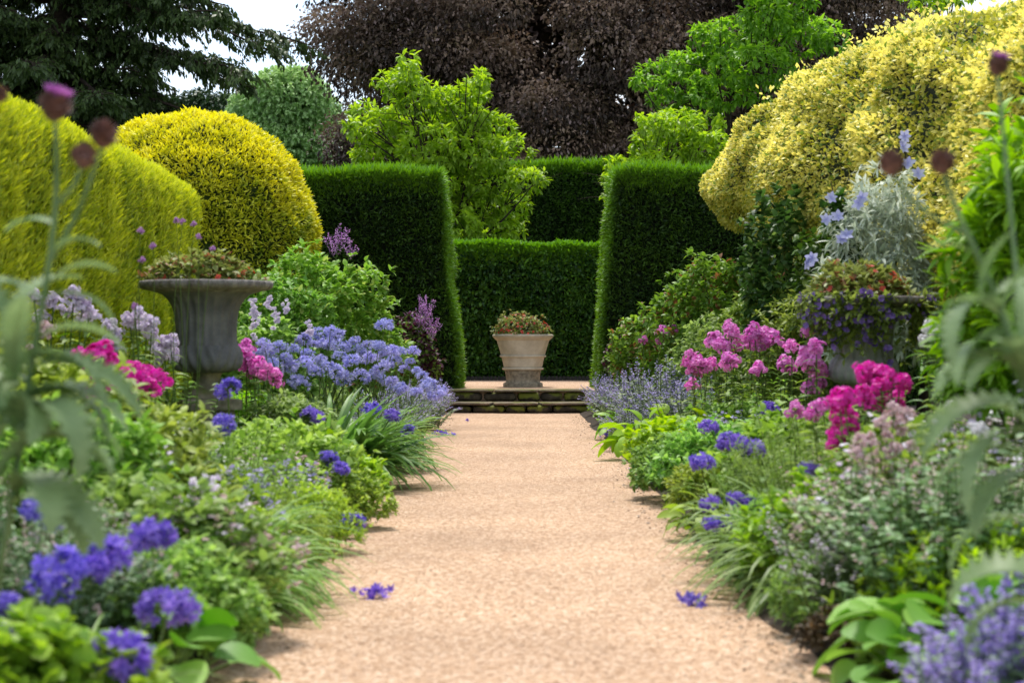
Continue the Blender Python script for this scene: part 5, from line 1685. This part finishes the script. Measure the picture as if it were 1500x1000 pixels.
def build_fallen():
    rng = np.random.default_rng(95)
    g = 'fallen violet flowers on the path'
    for u, v, n, s, lab in ((548, 876, 12, 1.0, 'fallen violet flower cluster on the gravel, front left'), (1010, 886, 9, .9, 'fallen violet flower cluster on the gravel, front right'),
                            (648, 637, 14, 1.5, 'fallen violet flowers at the left path edge near the steps'), (664, 640, 5, .9, 'small fallen violet petal on gravel beside the catmint'), (888, 640, 10, 1.3, 'fallen violet flowers at the right path edge near the steps'), (685, 618, 3, .9, 'tiny fallen violet petal just before the steps'),
                            (935, 693, 10, 1.2, 'fallen pale violet flowers at the right edge below the lilac tuft')):
        Y = 2750 / (v - 500)
        mb = MB()
        C = rng.normal(0, 1, (n, 3)) * np.array([.034, .03, 0]) * s + np.array([0, 0, .018])
        C[:, 2] += np.abs(rng.normal(0, .008, n))
        if n > 6:
            C = np.concatenate([C, rng.normal(0, 1, (5, 3)) * np.array([.06, .09, 0]) + np.array([0, 0, .008])])
        N = unit(rdirs(rng, len(C)) + np.array([0, -.3, .7]))
        floret_petals(mb, rng, C, N, .030, 6, .7, 0, (.3, 1, .9, .12), .7, .38)
        q = np.stack([C, C * np.array([.3, .3, .3]) + rng.normal(0, .008, C.shape) * np.array([1, 1, 0])], 1)
        tubes(mb, q, .0012, .001, 3, 1)
        solo('fallen_flower', mb.mesh('fallen_flower', [M['aga_deep'], M['stem']]), lab, 'fallen flower', (X(u, Y), Y, .004), group=g)


def build_ground_cover():
    for sg, nm, lab in ((-1, 'left', 'mixed low green leaves filling the gaps of the left border'), (1, 'right', 'mixed low green leaves filling the gaps of the right border')):
        rng = np.random.default_rng(60 + sg)
        mb = MB()
        n = 9000
        y = 3.6 * (26.5 / 3.6) ** rng.uniform(0, 1, n)
        d = rng.uniform(0, 1, n) ** 1.2 * 2.1
        x = sg * (1.16 + d)
        z = (.05 + .34 * np.clip(d / 1.0, 0, 1)) * rng.uniform(.25, 1.15, n) + .10 * np.clip(wob(np.stack([x, y, 0 * x], -1), 1.8, 4), 0, 1)
        C = np.stack([x, y, z], -1)
        N = unit(rdirs(rng, n) * .6 + np.array([-sg * .25, -.3, .9]))
        kind = (wob(C * np.array([1, 1, 0]), 2.1, 9) + rng.normal(0, .2, n))
        for m, sel in ((0, kind < -.12), (1, (kind >= -.12) & (kind < .25)), (2, kind >= .25)):
            rosettes(mb, rng, C[sel], N[sel], 5, .07, (.03, .05, .018)[m], mat=m, prof=(OVAL, ROUND, NARROW)[m], tint=.4)
        solo('ground_cover', mb.mesh('ground_cover_' + nm, [M['herb_b'], M['herb'], M['mint']]), lab, 'ground cover', kind='stuff')


# ------------------------------------------------------------------ light, sky, camera
def build_world():
    w = bpy.data.worlds.new('World')
    sc.world = w
    w.use_nodes = True
    nt = w.node_tree
    nt.nodes.clear()
    lk = nt.links.new
    N = lambda t, **k: mk(nt, t, k)
    el, az = math.radians(63), math.radians(SUN_AZ)
    sky = N('ShaderNodeTexSky', sky_type='NISHITA', sun_disc=False)
    sky.sun_elevation, sky.sun_rotation = el, az
    sky.air_density, sky.dust_density, sky.ozone_density = 1.0, 1.5, 1.0
    tc = N('ShaderNodeTexCoord')
    mp = N('ShaderNodeMapping')
    mp.inputs['Scale'].default_value = (1.6, 1.6, 4.5)
    lk(tc.outputs['Generated'], mp.inputs['Vector'])
    nz = N('ShaderNodeTexNoise')
    nz.inputs['Scale'].default_value = 2.6
    nz.inputs['Detail'].default_value = 7
    nz.inputs['Roughness'].default_value = .55
    lk(mp.outputs[0], nz.inputs['Vector'])
    mr = N('ShaderNodeMapRange')
    mr.inputs['From Min'].default_value = .36
    mr.inputs['From Max'].default_value = .58
    lk(nz.outputs['Fac'], mr.inputs['Value'])
    mx = N('ShaderNodeMix', data_type='RGBA')
    lk(mr.outputs['Result'], mx.inputs['Factor'])
    lk(sky.outputs[0], mx.inputs['A'])
    mx.inputs['B'].default_value = (4.3, 4.6, 5.0, 1)
    bg = N('ShaderNodeBackground')
    bg.inputs['Strength'].default_value = SKY
    lk(mx.outputs['Result'], bg.inputs['Color'])
    o = N('ShaderNodeOutputWorld')
    lk(bg.outputs[0], o.inputs[0])
    L = bpy.data.lights.new('sun', 'SUN')
    L.energy, L.angle, L.color = SUN, math.radians(9.0), (1.0, .95, .88)
    so = bpy.data.objects.new('sun', L)
    COL.objects.link(so)
    d = Vector((math.sin(az) * math.cos(el), math.cos(az) * math.cos(el), math.sin(el)))
    so.rotation_euler = d.to_track_quat('Z', 'Y').to_euler()


SUN_AZ, SUN, SKY = -6.0, 4.0, 0.25

cam = bpy.data.cameras.new('camera')
co = bpy.data.objects.new('camera', cam)
COL.objects.link(co)
co.location = (0, 0, HC)
co.rotation_euler = (math.radians(90), 0, 0)
cam.sensor_width, cam.lens = 36, 60
cam.clip_start, cam.clip_end = .05, 3000
cam.dof.use_dof = True
cam.dof.focus_distance = 25
cam.dof.aperture_fstop = 3.2
cam.dof.aperture_blades = 0
sc.camera = co

build_world()
build_setting()
build_steps()
build_urn((X(302, 12.0), 12.0, 0), 'dark grey fluted lead urn on a short plinth in the left border', .4, 'lead')
build_urn((X(1265, 11.6), 11.6, 0), 'lead urn in a lit, lightened colour half hidden by purple trailing flowers in the right border', 1.2, 'litlead', .92)
build_pot()
potted('green bedding plants with coral buds in the left grey urn', (X(302, 12.0), 12.0, 1.49), .36, .22, 301, 'red', nf=12)
potted('bedding plants with purple flowers trailing down the right urn', (X(1265, 11.6), 11.6, 1.365), .33, .26, 302, 'red', True, 14)
potted('green and red bedding plants in the central stone pot', (X(766, 28.8), 28.8, .338 + .85), .47, .40, 303, 'red', nf=52)
build_hedges()
build_trees()
build_left_border()
build_right_border()
build_ground_cover()
build_cardoons()
build_fallen()

c = sc.cycles
c.use_denoising = True
c.max_bounces, c.diffuse_bounces, c.glossy_bounces, c.transmission_bounces, c.transparent_max_bounces = 5, 3, 2, 3, 4
c.use_adaptive_sampling = True
c.adaptive_threshold = .02
c.sample_clamp_indirect = 6
sc.render.use_persistent_data = False
sc.view_settings.view_transform = 'Standard'
sc.view_settings.look = 'None'
sc.view_settings.exposure = 0
sc.view_settings.gamma = 1
